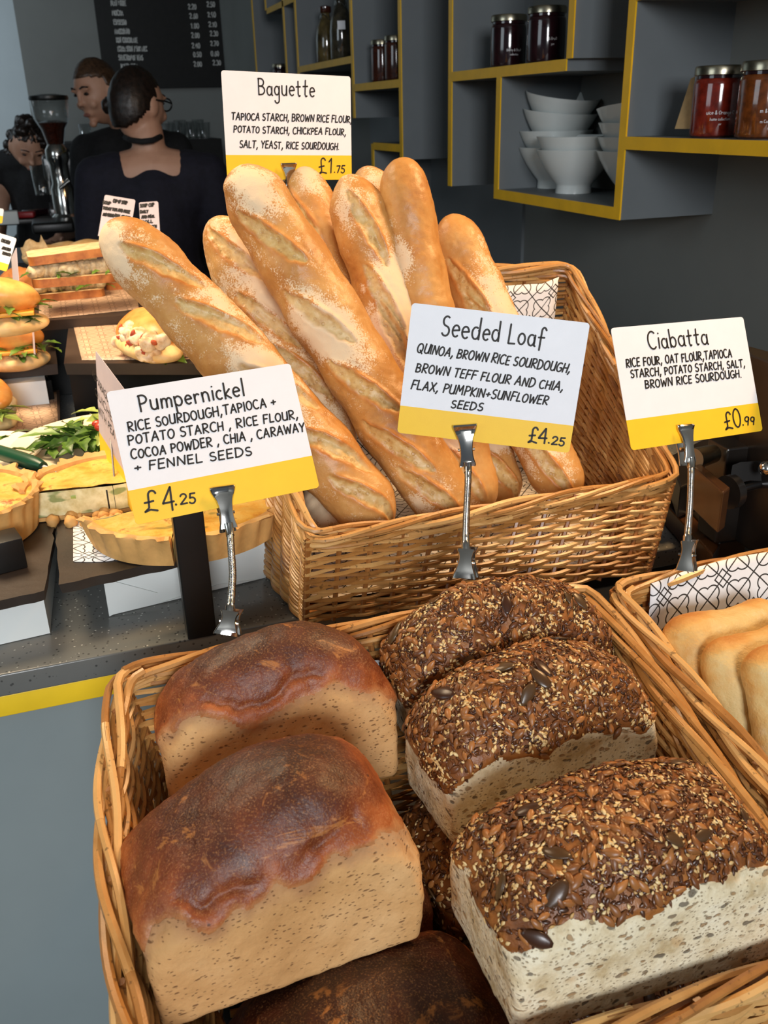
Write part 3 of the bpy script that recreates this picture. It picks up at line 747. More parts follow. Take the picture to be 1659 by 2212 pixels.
def mat_seed_crust():
    t = NT('seeded_crust'); n1 = t.noise(40, 5, .6); n2 = t.noise(260, 3, .6)
    c = t.ramp(n1, [(.3, lin(86, 46, 18)), (.5, lin(132, 78, 32)), (.7, lin(168, 108, 50))])
    t.inp('Base Color', c).inp('Roughness', .45); t.inp('Normal', t.bump(n2, .5, .0014)); return t.m
def mat_seed_crumb():
    t = NT('seeded_crumb'); n1 = t.noise(45, 5, .65)
    c = t.ramp(n1, [(.3, lin(186, 164, 122)), (.48, lin(222, 208, 174)), (.7, lin(232, 224, 198))])
    big = t.ramp(t.noise(38, 2, .5, vec=t.map((1, 1, 1.4), (0, .4, 0))), [(.62, 0.0), (.70, 1.0)]); c = t.mix(t.math('MULTIPLY', big, .55), c, lin(186, 142, 82))
    v2 = t.warp(t.map((1, 1, 1.8), (.2, .5, .1)), .016, 70); vz2 = t.voro(120, vec=v2); sel2 = t.ramp(t.voro(120, vec=v2, out='Color'), [(.34, 0.0), (.38, 1.0)])
    p2 = t.math('MULTIPLY', t.ramp(vz2, [(.24, 1.0), (.34, 0.0)]), sel2)
    c = t.mix(t.math('MULTIPLY', p2, .8), c, t.ramp(t.voro(120, vec=v2, out='Color'), [(.6, lin(150, 112, 66)), (.75, lin(84, 72, 58)), (.9, lin(62, 50, 40))]))
    v3 = t.warp(t.map((1, 1, 1.5), (.1, -.3, .4)), .006, 120); p3 = t.math('MULTIPLY', t.ramp(t.voro(330, vec=v3), [(.16, 1.0), (.3, 0.0)]), t.ramp(t.noise(90, 2), [(.38, 0.0), (.48, 1.0)]))
    c = t.mix(t.math('MULTIPLY', p3, .7), c, lin(150, 122, 82))
    t.inp('Base Color', c).inp('Roughness', .85)
    h = t.math('ADD', t.math('MULTIPLY', t.math('ADD', p2, p3), -1.2), t.math('MULTIPLY', n1, 1.0))
    t.inp('Normal', t.bump(t.math('ADD', h, t.noise(350, 3)), .7, .0014)); return t.m
def mat_seed(name, a, b_, rough=.35):
    t = NT(name); t.inp('Base Color', t.ramp(t.attr('tone'), [(.0, lin(*a)), (1.0, lin(*b_))])).inp('Roughness', rough); return t.m
M['pump_crust'], M['pump_crumb'], M['seed_crust'], M['seed_crumb'] = mat_pump_crust(), mat_pump_crumb(), mat_seed_crust(), mat_seed_crumb()
M['sesame'] = mat_seed('sesame', (190, 148, 86), (234, 208, 152), .4)
M['flax'] = mat_seed('flax', (58, 32, 18), (112, 66, 34), .3)
M['sunflower'] = mat_seed('sunflower', (92, 52, 26), (170, 112, 58), .38)
M['pumpkin'] = mat_seed('pumpkin', (56, 30, 18), (84, 62, 36), .3)
def mat_baguette():
    t = NT('baguette_crust'); n1 = t.noise(16, 5, .6); n2 = t.noise(120, 4, .6); n3 = t.noise(700, 2, .5)
    base = t.ramp(t.math('ADD', t.math('MULTIPLY', n1, .75), t.math('MULTIPLY', n2, .25)), [(.3, lin(166, 104, 48)), (.45, lin(194, 136, 70)), (.58, lin(206, 154, 88)), (.72, lin(218, 174, 110))])
    slash = t.attr('slash'); ear = t.attr('ear')
    c = t.mix(t.math('MULTIPLY', ear, .75), base, t.ramp(n2, [(.3, lin(176, 92, 30)), (.7, lin(214, 136, 60))]))
    cr = t.ramp(t.math('ADD', t.math('MULTIPLY', n2, .6), t.math('MULTIPLY', t.noise(50, 3), .4)), [(.35, lin(190, 140, 74)), (.5, lin(212, 174, 108)), (.68, lin(226, 198, 142))])
    pit = t.ramp(t.voro(160), [(.2, 1.0), (.34, 0.0)])
    cr = t.mix(t.math('MULTIPLY', pit, .3), cr, lin(168, 120, 66))
    c = t.mix(slash, c, cr)
    fl = t.attr('flour'); flm = t.math('ADD', fl, t.math('MULTIPLY', t.math('SUBTRACT', t.noise(46, 6, .72), .5), 1.5)); flm = t.math('ADD', flm, t.math('MULTIPLY', t.math('SUBTRACT', n3, .5), .9))
    flm = t.ramp(flm, [(.46, 0.0), (.66, 1.0)]); flm = t.math('MULTIPLY', flm, t.math('SUBTRACT', 1.0, t.math('MULTIPLY', slash, .85)))
    c = t.mix(t.math('MULTIPLY', flm, .80), c, lin(242, 220, 184))
    t.inp('Base Color', c).inp('Roughness', t.ramp(flm, [(0, .42), (1, .85)]))
    h = t.math('ADD', t.math('MULTIPLY', n2, .7), t.math('MULTIPLY', n3, .25)); h = t.math('ADD', h, t.math('MULTIPLY', t.math('MULTIPLY', pit, slash), -.8))
    t.inp('Normal', t.bump(h, .45, .0013)); return t.m
M['baguette'] = mat_baguette()
def mat_ciabatta():
    t = NT('ciabatta'); n1 = t.noise(18, 5, .6); n2 = t.noise(150, 4, .6)
    c = t.ramp(t.math('ADD', n1, t.math('MULTIPLY', t.attr('tone'), .35)), [(.32, lin(206, 182, 124)), (.52, lin(212, 182, 120)), (.66, lin(206, 158, 86)), (.85, lin(186, 124, 56))])
    c = t.mix(t.ramp(t.noise(30, 6, .7), [(.56, 0.0), (.72, .7)]), c, lin(222, 206, 170))
    t.inp('Base Color', c).inp('Roughness', .6); t.inp('Normal', t.bump(t.math('ADD', n2, t.math('MULTIPLY', t.noise(500, 2), .4)), .6, .0016)); return t.m
M['ciabatta'] = mat_ciabatta()

# ------------------------------------------------------------------ tin loaves
def cube_grid(nx, ny, nz):
    faces = []; pts = []
    def face(f, n1, n2):
        a = np.linspace(-1, 1, n1+1); b = np.linspace(-1, 1, n2+1); A, B = np.meshgrid(a, b, indexing='ij'); P = f(A.ravel(), B.ravel())
        base = sum(len(q) for q in pts); pts.append(P); m = n2+1
        for i in range(n1):
            for j in range(n2): faces.append((base+i*m+j, base+(i+1)*m+j, base+(i+1)*m+j+1, base+i*m+j+1))
    o = lambda v: np.ones_like(v)
    face(lambda a, b: np.stack([a, b, o(a)], 1), nx, ny); face(lambda a, b: np.stack([-a, b, -o(a)], 1), nx, ny)
    face(lambda a, b: np.stack([a, -o(a), b], 1), nx, nz); face(lambda a, b: np.stack([-a, o(a), b], 1), nx, nz)
    face(lambda a, b: np.stack([o(a), a, b], 1), ny, nz); face(lambda a, b: np.stack([-o(a), -a, b], 1), ny, nz)
    P = np.vstack(pts); key = np.round(P*1e6).astype(np.int64); _, idx, inv = np.unique(key, axis=0, return_index=True, return_inverse=True)
    inv = inv.ravel()
    return P[idx], [[int(inv[i]) for i in f] for f in faces]
def sstep(a, b, x): q = np.clip((x-a)/(b-a), 0, 1); return q*q*(3-2*q)
def nz(P, sc, seed=0, octv=3):
    return np.array([mnoise.fractal(Vector((p[0]*sc+seed*7.1, p[1]*sc-seed*3.3, p[2]*sc+seed)), 1.0, 2.0, octv) for p in P])
def loaf(kind, label, base, W, D, H, yaw=0, pitch=0, roll=0, crust=.55, dome=.02, seed=0, group=None, name='loaf', dens=1.0, lip=.002, ct=0.0, skew=0.0, xp=2.6):
    res = .0024
    P0, F = cube_grid(int(W/res), int(D/res), int(H/res)); hb = H-dome
    q = P0*np.array([W/2, D/2, hb/2]); r = (.006+.020*sstep(-.2, 1, P0[:, 2]))[:, None]
    ext = np.array([W/2, D/2, hb/2]); core = np.clip(q, -(ext-r), ext-r); d = q-core; ln = np.linalg.norm(d, axis=1)[:, None]+1e-9
    P = core+d/ln*r; P[:, 2] += hb/2; nrm = d/ln
    t_ = P[:, 2]/hb; x, y = P[:, 0]/(W/2), P[:, 1]/(D/2)
    P[:, 2] += dome*sstep(.35, 1.0, t_)*(1-np.abs(x-skew*(1-x*x))**xp*.95)*(1-np.abs(y)**2.2*.55)
    cl = crust*H*(1+ct*x)+nz(np.stack([P[:, 0], P[:, 1], P[:, 2]*0], 1), 26, seed)*H*.12+nz(P, 90, seed+2, 2)*H*.025
    cl = cl-(np.abs(x)**6)*H*.14-np.clip(y, -1, 0)*0
    m = P[:, 2]-cl; sn = (np.abs(m) < res*.52) & (t_ < .9); P[sn, 2] -= m[sn]*.98; m = P[:, 2]-cl; m[sn] = 0; cm = sstep(-.002, .003, m)
    P += nrm*(cm*lip)[:, None]*(1-sstep(.75, 1, t_))[:, None]
    # taper of the tin, dents and bumps
    P[:, 0] *= 1-.05*(1-t_); P[:, 1] *= 1-.05*(1-t_)
    n1 = nz(P, 22, seed+5, 3); n2 = nz(P, 120, seed+9, 3)
    k = np.where(m > 0, .0030, .0012)
    P += nrm*(n1*k+n2*np.where(m > 0, .0007, .0006))[:, None]
    if kind == 'pump':       # a long burst seam above the crust line on the front
        sm = np.exp(-((P[:, 2]-(cl+.012))/.003)**2)*(y < -.7)*sstep(.0, .4, nz(P*[1, 0, 0], 14, seed+3, 2)+.25); P += nrm*(-sm*.003)[:, None]
    tone = np.where(m >= 0, np.clip(m/(H-cl+1e-6), 0, 1), np.clip(-m/.03, 0, 1)) if kind == 'pump' else np.zeros(len(P))
    Rm = np.array(Matrix.Rotation(yaw, 3, 'Z') @ Matrix.Rotation(pitch, 3, 'X') @ Matrix.Rotation(roll, 3, 'Y'))
    Pw = P@Rm.T+np.array(base); o = None
    fm = np.array([np.mean(m[f]) > 1e-6 for f in F])
    root = thing(name, label, 'bread', base, group)
    mats = {'pump': ('pump_crumb', 'pump_crust'), 'seed': ('seed_crumb', 'seed_crust')}[kind]
    for sel, nm, mt in ((~fm, 'crumb_sides', mats[0]), (fm, 'crust', mats[1])):
        idx = [i for i in range(len(F)) if sel[i]]; used = np.unique([v for i in idx for v in F[i]]); mp = {int(v): k_ for k_, v in enumerate(used)}
        b = MB(); b.add(Pw[used], [[mp[v] for v in F[i]] for i in idx], 0, tone[used]); b.build(nm, M[mt], root, smooth='all', fix=True)
    if kind == 'seed': sow(root, Pw, F, fm, seed, dens, m, Rm)
    return root
def seed_shape(L, Wd, T, n=6, k=5, point=.5):
    pts = []; 
    for i in range(k+1):
        u = i/k; rr = math.sin(PI*min(max(u, .03), .97))**(.55)*(1-point*.6*max(0, u-.45)/.55)
        for j in range(n): a = 2*PI*j/n; pts.append((L*(u-.5), Wd/2*rr*math.cos(a), T/2*rr*math.sin(a)))
    fs = [(i*n+j, i*n+(j+1) % n, (i+1)*n+(j+1) % n, (i+1)*n+j) for i in range(k) for j in range(n)]+[tuple(range(n-1, -1, -1)), tuple(k*n+j for j in range(n))]
    return np.array(pts), fs
def sow(root, P, F, fm, seed, dens, m, Rm):
    r_ = np.random.RandomState(seed+11); idx = np.where(fm)[0]; Fq = np.array([F[i] for i in idx])
    A, B, C_, D_ = [P[Fq[:, k]] for k in range(4)]; cr = np.cross(C_-A, D_-B); ar = np.linalg.norm(cr, axis=1)/2; nn = cr/(2*ar[:, None]+1e-12)
    ctr = (A+B+C_+D_)/4; cen = P.mean(0); flip = np.sum(nn*(ctr-cen), 1) < 0; nn[flip] *= -1
    up = sstep(-.35, .2, nn@(Rm@np.array([0, 0, 1.])))*(.35+.65*sstep(0, .012, m[Fq].mean(1)))
    pr = ar*up; tot = pr.sum(); pr = pr/tot
    # sesame clusters
    cl = np.array([mnoise.noise(Vector(c*55)) for c in ctr]); prc = pr*np.clip(.55+cl*1.6, .08, 2); prc /= prc.sum()
    def scatter(n, L, Wd, T, prob, lift, tilt, point, kk=5, nn_=6):
        f = r_.choice(len(idx), n, p=prob); u, v = r_.rand(n, 1), r_.rand(n, 1)
        pos = (A[f]*(1-u)+B[f]*u)*(1-v)+(D_[f]*(1-u)+C_[f]*u)*v; N = nn[f]+r_.normal(0, tilt, (n, 3)); N /= np.linalg.norm(N, axis=1)[:, None]
        X = r_.normal(size=(n, 3)); X -= N*np.sum(X*N, 1)[:, None]; X /= np.linalg.norm(X, axis=1)[:, None]; Y = np.cross(N, X)
        S, sf = seed_shape(L, Wd, T, nn_, kk, point); sc = 1+r_.normal(0, .12, n)
        V = pos[:, None]+N[:, None]*lift+sc[:, None, None]*(X[:, None]*S[None, :, 0:1]+Y[:, None]*S[None, :, 1:2]+N[:, None]*S[None, :, 2:3])
        return V, sf, r_.rand(n)
    def cloud(name, mat, V, sf, tn, lab):
        b = MB(); n, k = V.shape[:2]; base = np.arange(n)*k
        b.v.append(V.reshape(-1, 3)); b.n = n*k; b.attr.append(np.repeat(tn, k)); b.f = [[int(q+o) for q in f] for o in base for f in sf]; b.mi = [0]*len(b.f)
        o = b.build(name, mat, root, smooth='all', fix=False, label=lab); o['kind'] = 'stuff'
    k = tot*1e4*dens
    cloud('sesame_seeds', M['sesame'], *scatter(int(k*6.6), .0033, .0021, .0011, prc, .0006, .25, .7), 'scattered cream sesame seeds')
    cloud('flax_seeds', M['flax'], *scatter(int(k*11), .0050, .0025, .0011, pr, .0005, .28, .6), 'scattered glossy dark flax seeds')
    cloud('sunflower_seeds', M['sunflower'], *scatter(int(k*1.3), .0088, .0046, .0028, pr, .0008, .22, .55, 6, 8), 'scattered tan sunflower seeds')
    V, sf, tn = scatter(11 if dens > .5 else 5, .0158, .0088, .0028, pr, .0012, .15, .45, 8, 10)
    for i in range(len(V)):
        b = MB(); b.add(V[i], sf, 0, tn[i]); b.build('pumpkin_seed', M['pumpkin'], root, smooth='all', fix=False)
PG, SG = 'pumpernickel tin loaves', 'seeded tin loaves'
loaf('pump', 'front pumpernickel loaf with smooth dark crown and broad pale face', (.063, .420, .990), .164, .104, .122, yaw=.06, pitch=-.02, crust=.64, dome=.050, ct=.13, skew=.22, xp=2.0, seed=1, group=PG, name='pumpernickel_loaf')
loaf('pump', 'rear pumpernickel loaf against the back of the front basket', (.094, .533, 1.008), .166, .072, .116, yaw=-.015, pitch=-.06, crust=.66, dome=.042, xp=2.2, ct=.05, skew=.1, seed=2, group=PG, name='pumpernickel_loaf')
loaf('pump', 'lowest pumpernickel loaf, only its dark crown showing at the bottom edge', (.102, .350, TZ+.007), .158, .098, .100, yaw=.05, crust=.5, dome=.022, seed=3, group=PG, name='pumpernickel_loaf')
loaf('seed', 'front seeded loaf with wide cream cut face at lower right', (.251, .341, .992), .178, .100, .106, yaw=-.02, crust=.68, dome=.034, xp=2.2, seed=4, group=SG, name='seeded_loaf', lip=.002)
loaf('seed', 'middle seeded loaf, seedy crown above a shaded pale face', (.260, .464, 1.004), .168, .080, .106, yaw=.07, pitch=-.05, crust=.54, dome=.034, xp=2.2, seed=5, group=SG, name='seeded_loaf', lip=.002)
loaf('seed', 'rear seeded loaf right under the seeded loaf card', (.268, .536, 1.020), .172, .062, .108, yaw=.0, pitch=-.05, crust=.44, dome=.032, xp=2.2, seed=6, group=SG, name='seeded_loaf', lip=.002)
loaf('seed', 'lower seeded loaf in the dark gap beside the front pumpernickel', (.262, .352, TZ+.007), .150, .098, .102, yaw=.03, crust=.4, dome=.02, seed=7, group=SG, name='seeded_loaf', dens=.45, lip=.002)
loaf('seed', 'lower seeded loaf deeper in the gap below the middle seeded loaf', (.252, .462, TZ+.007), .158, .095, .108, yaw=.05, crust=.4, dome=.02, seed=8, group=SG, name='seeded_loaf', dens=.45, lip=.002)
loaf('pump', 'hidden lower pumpernickel loaf under the two upper ones', (.106, .470, TZ+.007), .120, .120, .102, yaw=.0, crust=.5, dome=.018, seed=9, group=PG, name='pumpernickel_loaf')
# liner at the back of the front basket
fl_ = [np.array(q, float) for q in (FR[0], FR[1])]
A_ = lerp(fl_[0], fl_[1], .30)+np.array([0, -.009, -.012]); B_ = lerp(fl_[0], fl_[1], .66)+np.array([0, -.012, -.030])
sheet('liner_paper', bil([A_, B_, B_+np.array([0, -.004, -.055]), A_+np.array([0, -.004, -.055])], wob=.001, seed=2), 'white patterned paper strip showing between the rear loaves')

# ------------------------------------------------------------------ baguettes
def baguette(label, p0, p1, rad, slashes=(), bend=0.0, seed=0, nub=None, flour=.30, tip=.85, sl_len=.085, sl_w=.0135, ang=25, bulge=()):
    """p0 top end, p1 lower end: (px, py, depth) of the axis ends, turned into room coordinates"""
    A, B = at(*p0), at(*p1); L = np.linalg.norm(B-A); T = unit(B-A); mid = (A+B)/2
    N = unit((CAM-mid)-T*np.dot(CAM-mid, T)); S = np.cross(N, T)       # N faces the room's customer side
    ns, nt = int(L/.0020), 110
    s = np.linspace(0, 1, ns+1); th = np.linspace(0, 2*PI, nt, endpoint=False)
    cap = .62*rad/L*2
    prof = np.minimum(1, np.sqrt(np.clip(1-((np.maximum(cap*1.15-s, 0))/(cap*1.15))**2, 0, 1)))*np.minimum(1, np.sqrt(np.clip(1-((np.maximum(s-1+cap*.9, 0))/(cap*.9))**2, 0, 1)))
    prof = np.maximum(prof, .02)*(tip+(1-tip)*np.sin(PI*np.clip(s, 0, 1))**.6)*(1+.035*np.sin(s*17+seed)+.02*np.sin(s*41+seed*2))
    ax = A[None]+T[None]*(s*L)[:, None]+S[None]*(bend*np.sin(PI*s))[:, None]
    SS, TH_ = np.meshgrid(s, th, indexing='ij'); R0 = rad*prof[:, None]*np.ones_like(TH_)
    arc = np.where(TH_ > PI, TH_-2*PI, TH_)*rad       # lateral coordinate, 0 facing N
    slash = np.zeros_like(R0); ear = np.zeros_like(R0); disp = np.zeros_like(R0); fl = np.full_like(R0, flour-.05)
    for (px, py, *rest) in slashes:
        # point of the slash on the loaf: intersect with the plane through the axis facing N
        d = ray(px, py); P = CAM+d*(np.dot(N, mid+N*rad-CAM)/np.dot(N, d)); sc = np.dot(P-A, T); bc = np.dot(P-A, S)
        bc = math.asin(max(-.95, min(.95, bc/rad)))*rad
        ln = rest[0] if rest else sl_len
        a = SS*L-sc; bb = arc-bc; c_, s2 = math.cos(math.radians(ang)), math.sin(math.radians(ang))
        u = a*c_+bb*s2; v = -a*s2+bb*c_
        jag = .0022*np.sin(u*210+seed)+.0013*np.sin(u*520)
        e = (u/(ln/2))**2; w_ = sl_w*np.sqrt(np.clip(1-e, 0, 1))
        inside = (np.clip(1-e, 0, 1) > 0)
        k = sstep(-.0016, .0016, w_/2-np.abs(v+jag*.5))*inside; slash = np.maximum(slash, k)
        ed = np.exp(-((v-w_/2-.0014)/.0022)**2)*np.clip(1-e, 0, 1)**.5; ear = np.maximum(ear, ed)
        ed2 = np.exp(-((v+w_/2+.002)/.003)**2)*np.clip(1-e, 0, 1)**.5*.7; ear = np.maximum(ear, ed2)
        disp += -.0022*k+.0034*ed+.0009*ed2
    if nub is not None: disp += .010*np.exp(-((SS*L-.012)/.012)**2-((arc-nub)/.013)**2)
    for i in range(6):
        rr = random.Random(seed*31+i); a0, b0 = rr.random(), rr.uniform(-.9, .9)*rad
        fl += .45*np.exp(-((SS-a0)*L/.035)**2-((arc-b0)/.020)**2)
    fl -= .35*ear
    Np = N[None, None]*np.cos(TH_)[..., None]+S[None, None]*np.sin(TH_)[..., None]
    G3 = ax[:, None]+Np*(R0+disp*np.minimum(1, prof[:, None]*1.2))[..., None]
    n1 = nz(G3.reshape(-1, 3), 30, seed, 2).reshape(R0.shape); n2 = nz(G3.reshape(-1, 3), 170, seed+4, 2).reshape(R0.shape)
    G3 = G3+Np*(.0016*n1+.0005*n2*(1+slash*1.6))[..., None]*np.minimum(1, prof[:, None]*1.5)[..., None]
    b = MB(); b.grid(G3, closed=True); k0 = b.n
    b.add(np.array([G3[0].mean(0)-T*.001, G3[-1].mean(0)+T*.001]), []); 
    b.f += [[(j+1) % nt, j, k0] for j in range(nt)]+[[(ns)*nt+j, ns*nt+(j+1) % nt, k0+1] for j in range(nt)]; b.mi += [0]*2*nt
    o = b.build('baguette', M['baguette'], None, smooth='all', fix=True)
    for nm, dat in (('slash', slash), ('ear', ear), ('flour', fl)):
        at_ = o.data.attributes.new(nm, 'FLOAT', 'POINT'); at_.data.foreach_set('value', np.concatenate([np.clip(dat, 0, 1.2).reshape(-1), [0, 0]]).astype(np.float32))
    return tag(o, label, 'bread', 'baguettes standing in the rear basket')
baguette('leftmost floury baguette, leaning furthest left out of the basket', (232, 482, .845), (838, 1146, .876), .0335, [(345, 572), (468, 698), (600, 838), (718, 972), (796, 1076)], .004, 1, flour=.38)
baguette('broad central baguette leaning left in front of the others', (512, 362, .875), (990, 1134, .902), .0350, [(582, 510), (690, 682), (785, 832), (862, 965), (935, 1065)], -.002, 2, flour=.34, nub=-.022)
baguette('floury baguette wedged behind the central one, right of the leftmost', (462, 470, .945), (742, 1010, .955), .0320, [(500, 545), (580, 690), (650, 800)], .0, 3, flour=.48)
baguette('short-looking baguette in front of the baguette card clip', (652, 362, .990), (800, 930, .985), .0280, [(638, 450), (690, 560)], .0, 4, flour=.34)
baguette('baguette with orange ragged cuts, right of the clip', (750, 378, .930), (905, 980, .940), .0310, [(786, 490), (818, 655), (846, 735)], .006, 5, flour=.32, ang=14)
baguette('baguette mostly hidden behind the smooth one', (783, 362, .995), (1100, 1092, 1.0), .0290, [(1085, 1020)], .0, 6, flour=.30)
baguette('smooth unslashed-looking golden baguette, tallest of all', (862, 342, .925), (1040, 1112, .952), .0285, [(1000, 1010)], -.008, 7, flour=.10)
baguette('rightmost baguette leaning towards the back corner', (968, 466, .985), (1232, 1092, .962), .0305, [(1015, 622), (1060, 700), (1192, 1010)], -.004, 8, flour=.28, ang=16)
baguette('stub of a baguette lying low under the leftmost one, mostly in shade', (672, 1040, .930), (748, 1152, .918), .0270, [], 0, 9, flour=.1)

# ------------------------------------------------------------------ ciabattas
def ciabatta(label, c, u, v, n, L, Wd, T, seed):
    P0, F = cube_grid(40, 40, 14); P = P0*np.array([L/2, Wd/2, T/2]); ext = np.array([L/2, Wd/2, T/2]); r = T*.48
    rr = np.array([r*1.5, r*1.5, r]); core = np.clip(P, -(ext-rr), ext-rr); d = (P-core)/rr; ln = np.linalg.norm(d, axis=1)[:, None]+1e-9; P = core+d/ln*rr; nr = d/ln
    k = nz(P, 16, seed, 2); k2 = nz(P, 60, seed+3, 3); P = P+nr*(k*.0045+k2*.0012)[:, None]
    P[:, 2] += .006*np.cos(P[:, 0]/L*PI)*np.cos(P[:, 1]/Wd*PI)
    u, v, n = unit(u), unit(v), unit(n); W_ = np.array(c)+P[:, 0:1]*u+P[:, 1:2]*v+P[:, 2:3]*n
    tone = np.clip(1-np.abs(P0[:, 2]), 0, 1)*.55+np.clip(np.abs(P0[:, 1]), 0, 1)**8*.35+k*.35
    b = MB(); b.add(W_, F, 0, tone); o = b.build('ciabatta', M['ciabatta'], None, smooth='all'); return tag(o, label, 'bread', 'ciabattas in the right basket')
def cia(label, dx, dy, z, L, Wd, T, yaw, tilt, seed):
    R = np.array(Matrix.Rotation(yaw, 3, 'Z') @ Matrix.Rotation(tilt, 3, 'X')); ciabatta(label, np.array([CR[0][0]+dx, CR[0][1]+dy, z]), R@[1, 0, 0], R@[0, 1, 0], R@[0, 0, 1], L, Wd, T, seed)
cia('rearmost ciabatta lying against the patterned paper', .064, -.076, 1.043, .112, .095, .034, .05, .98, 1)
cia('second ciabatta from the back of the basket', .070, -.114, 1.042, .110, .095, .032, .02, 1.0, 2)
cia('third ciabatta from the back, broad pale front face', .080, -.148, 1.050, .108, .098, .034, -.03, 1.02, 3)
cia('nearest ciabatta, at the right picture edge', .118, -.192, 1.046, .112, .098, .036, .28, 1.05, 4)
# paper in the ciabatta basket: stands up at the back and folds over the rim
def pap(u, v):
    x = lerp(.024, .335, u); top = lerp(CR[0], CR[1], x/.34)
    return top+np.array([.003*math.sin(v*5)-(.02*v if u < .15 else 0)*(1-u/.15)+(.016*max(0, .35-v) if u < .1 else 0), -.008-.030*v+.004*math.sin(u*9+v*3)-.006*math.sin(PI*min(1, v*1.4)), .004+.010*u+.012*math.sin(u*6)*u-.125*v])
sheet('liner_paper', [[pap(u, v) for u in np.linspace(0, 1, 30)] for v in np.linspace(0, 1, 20)], 'white paper with black line pattern standing behind the ciabattas')
# ------------------------------------------------------------------ price cards
def rounded(w_, h, r, n=4):
    out = []
    for cx_, cy_, a0 in ((w_-r, h-r, 0), (r, h-r, 90), (r, r, 180), (w_-r, r, 270)):
        out += [(cx_+r*math.cos(math.radians(a0+90*i/n)), cy_+r*math.sin(math.radians(a0+90*i/n))) for i in range(n+1)]
    return out
class Card:
    """A6 card standing in the room; corners tl,tr,br,bl in room coordinates"""
    def __init__(s, label, corners, band=.25, name='price_card', group='handwritten price cards', back='card', thick=.0006):
        c = [np.array(q, float) for q in corners]
        s.W = (np.linalg.norm(c[1]-c[0])+np.linalg.norm(c[2]-c[3]))/2; s.H = (np.linalg.norm(c[3]-c[0])+np.linalg.norm(c[2]-c[1]))/2
        s.u = unit(c[1]-c[0]+c[2]-c[3]); v = unit(c[0]-c[3]+c[1]-c[2]); s.n = unit(np.cross(s.u, v)); s.v = np.cross(s.n, s.u)
        if np.dot(s.n, CAM-c[0]) < 0: s.n = -s.n
        ctr = sum(c)/4; s.o = ctr-s.u*s.W/2-s.v*s.H/2; hb = s.H*band
        s.t = thing(name, label, 'sign', ctr-s.v*s.H/2, group)
        W, H, r = s.W, s.H, .003
        full = rounded(W, H, r); low = [p for p in full if p[1] < H/2]; up = [p for p in full if p[1] > H/2]
        b = MB(); b.prism(up+[(0, hb), (W, hb)], s.o, s.u, s.v, -s.n, thick); b.build('white_panel', M[back], s.t, smooth=False)
        if band > 0:
            b = MB(); b.prism([(W, hb), (0, hb)]+low, s.o, s.u, s.v, -s.n, thick); b.build('yellow_band', M['card_yellow'], s.t, smooth=False, label='yellow lower band')
        s.ink = MB()
    def uv(s, px, py):
        P = onpl(px, py, s.n, s.o); return np.array([np.dot(P-s.o, s.u), np.dot(P-s.o, s.v)])
    def line(s, txt, x0, y0, x1, y1, cap_px, gap=.17, space=.42, slant=.06, hw=None, seed=0):
        """baseline from pixel to pixel, cap height in pixels"""
        a, b_ = s.uv(x0, y0), s.uv(x1, y1); d = b_-a; w_ = np.linalg.norm(d); e = d/w_; f = np.array([-e[1], e[0]])
        k = np.linalg.norm(s.uv((x0+x1)/2, (y0+y1)/2-cap_px)-s.uv((x0+x1)/2, (y0+y1)/2))
        write_plane(s.ink, txt, s.o+s.u*a[0]+s.v*a[1], s.u*e[0]+s.v*e[1], s.u*f[0]+s.v*f[1], s.n, k, w_, hw or k*.058, gap, space, .0003, slant, seed)
    def done(s, label='dark handwritten lettering'):
        if s.ink.n: s.ink.build('lettering', M['ink'], s.t, smooth=False, label=label, fix=False)
        return s
def crop(x, y, off, k): return off[0]+x/k, off[1]+y/k
pk = lambda x, y: crop(x, y, (220, 770), 3.456)
PC = Card('Pumpernickel price card on a clip above the front basket', [(.017, .717, 1.257), (.164, .725, 1.261), (.170, .674, 1.170), (.021, .665, 1.164)], .255)
def L(card, f, k, txt, x0, y0, x1, y1, cap, **kw): card.line(txt, *f(x0, y0), *f(x1, y1), cap/k, **kw)
h1, h2 = .00078, .00066
L(PC, pk, 3.456, 'Pumpernickel', 288, 412, 1066, 292, 118, hw=h1, slant=.0)
L(PC, pk, 3.456, 'RICE SOURDOUGH,TAPIOCA +', 200, 562, 1300, 366, 68, hw=h2)
L(PC, pk, 3.456, 'POTATO STARCH , RICE FLOUR,', 200, 662, 1465, 462, 66, hw=h2)
L(PC, pk, 3.456, 'COCOA POWDER , CHIA , CARAWAY', 220, 768, 1515, 558, 66, hw=h2)
L(PC, pk, 3.456, '+ FENNEL SEEDS', 250, 862, 1120, 736, 66, hw=h2)
L(PC, pk, 3.456, '£', 318, 1166, 418, 1150, 150, hw=.0008)
L(PC, pk, 3.456, '4', 462, 1155, 545, 1140, 165, hw=.0008)
L(PC, pk, 3.456, '.', 545, 1108, 562, 1106, 40, hw=.0010)
L(PC, pk, 3.456, '25', 588, 1108, 703, 1092, 76, hw=.0007)
PC.done()
sk_ = lambda x, y: crop(x, y, (850, 640), 3.770)
SCd = Card('Seeded Loaf price card on a clip in the middle of the picture', [(.263, .701, 1.306), (.395, .644, 1.290), (.375, .632, 1.184), (.243, .689, 1.203)], .215)
L(SCd, sk_, 3.77, 'Seeded Loaf', 385, 320, 1222, 416, 160, hw=h1, slant=.0)
L(SCd, sk_, 3.77, 'QUINOA, BROWN RICE SOURDOUGH,', 187, 456, 1432, 624, 74, hw=h2, slant=.15, gap=.17, space=.34)
L(SCd, sk_, 3.77, 'BROWN TEFF FLOUR AND CHIA,', 178, 615, 1375, 772, 70, hw=h2, slant=.15)
L(SCd, sk_, 3.77, 'FLAX, PUMPKIN+SUNFLOWER', 140, 755, 1250, 884, 72, hw=h2, slant=.15)
L(SCd, sk_, 3.77, 'SEEDS', 465, 905, 720, 935, 62, hw=h2, slant=.15)
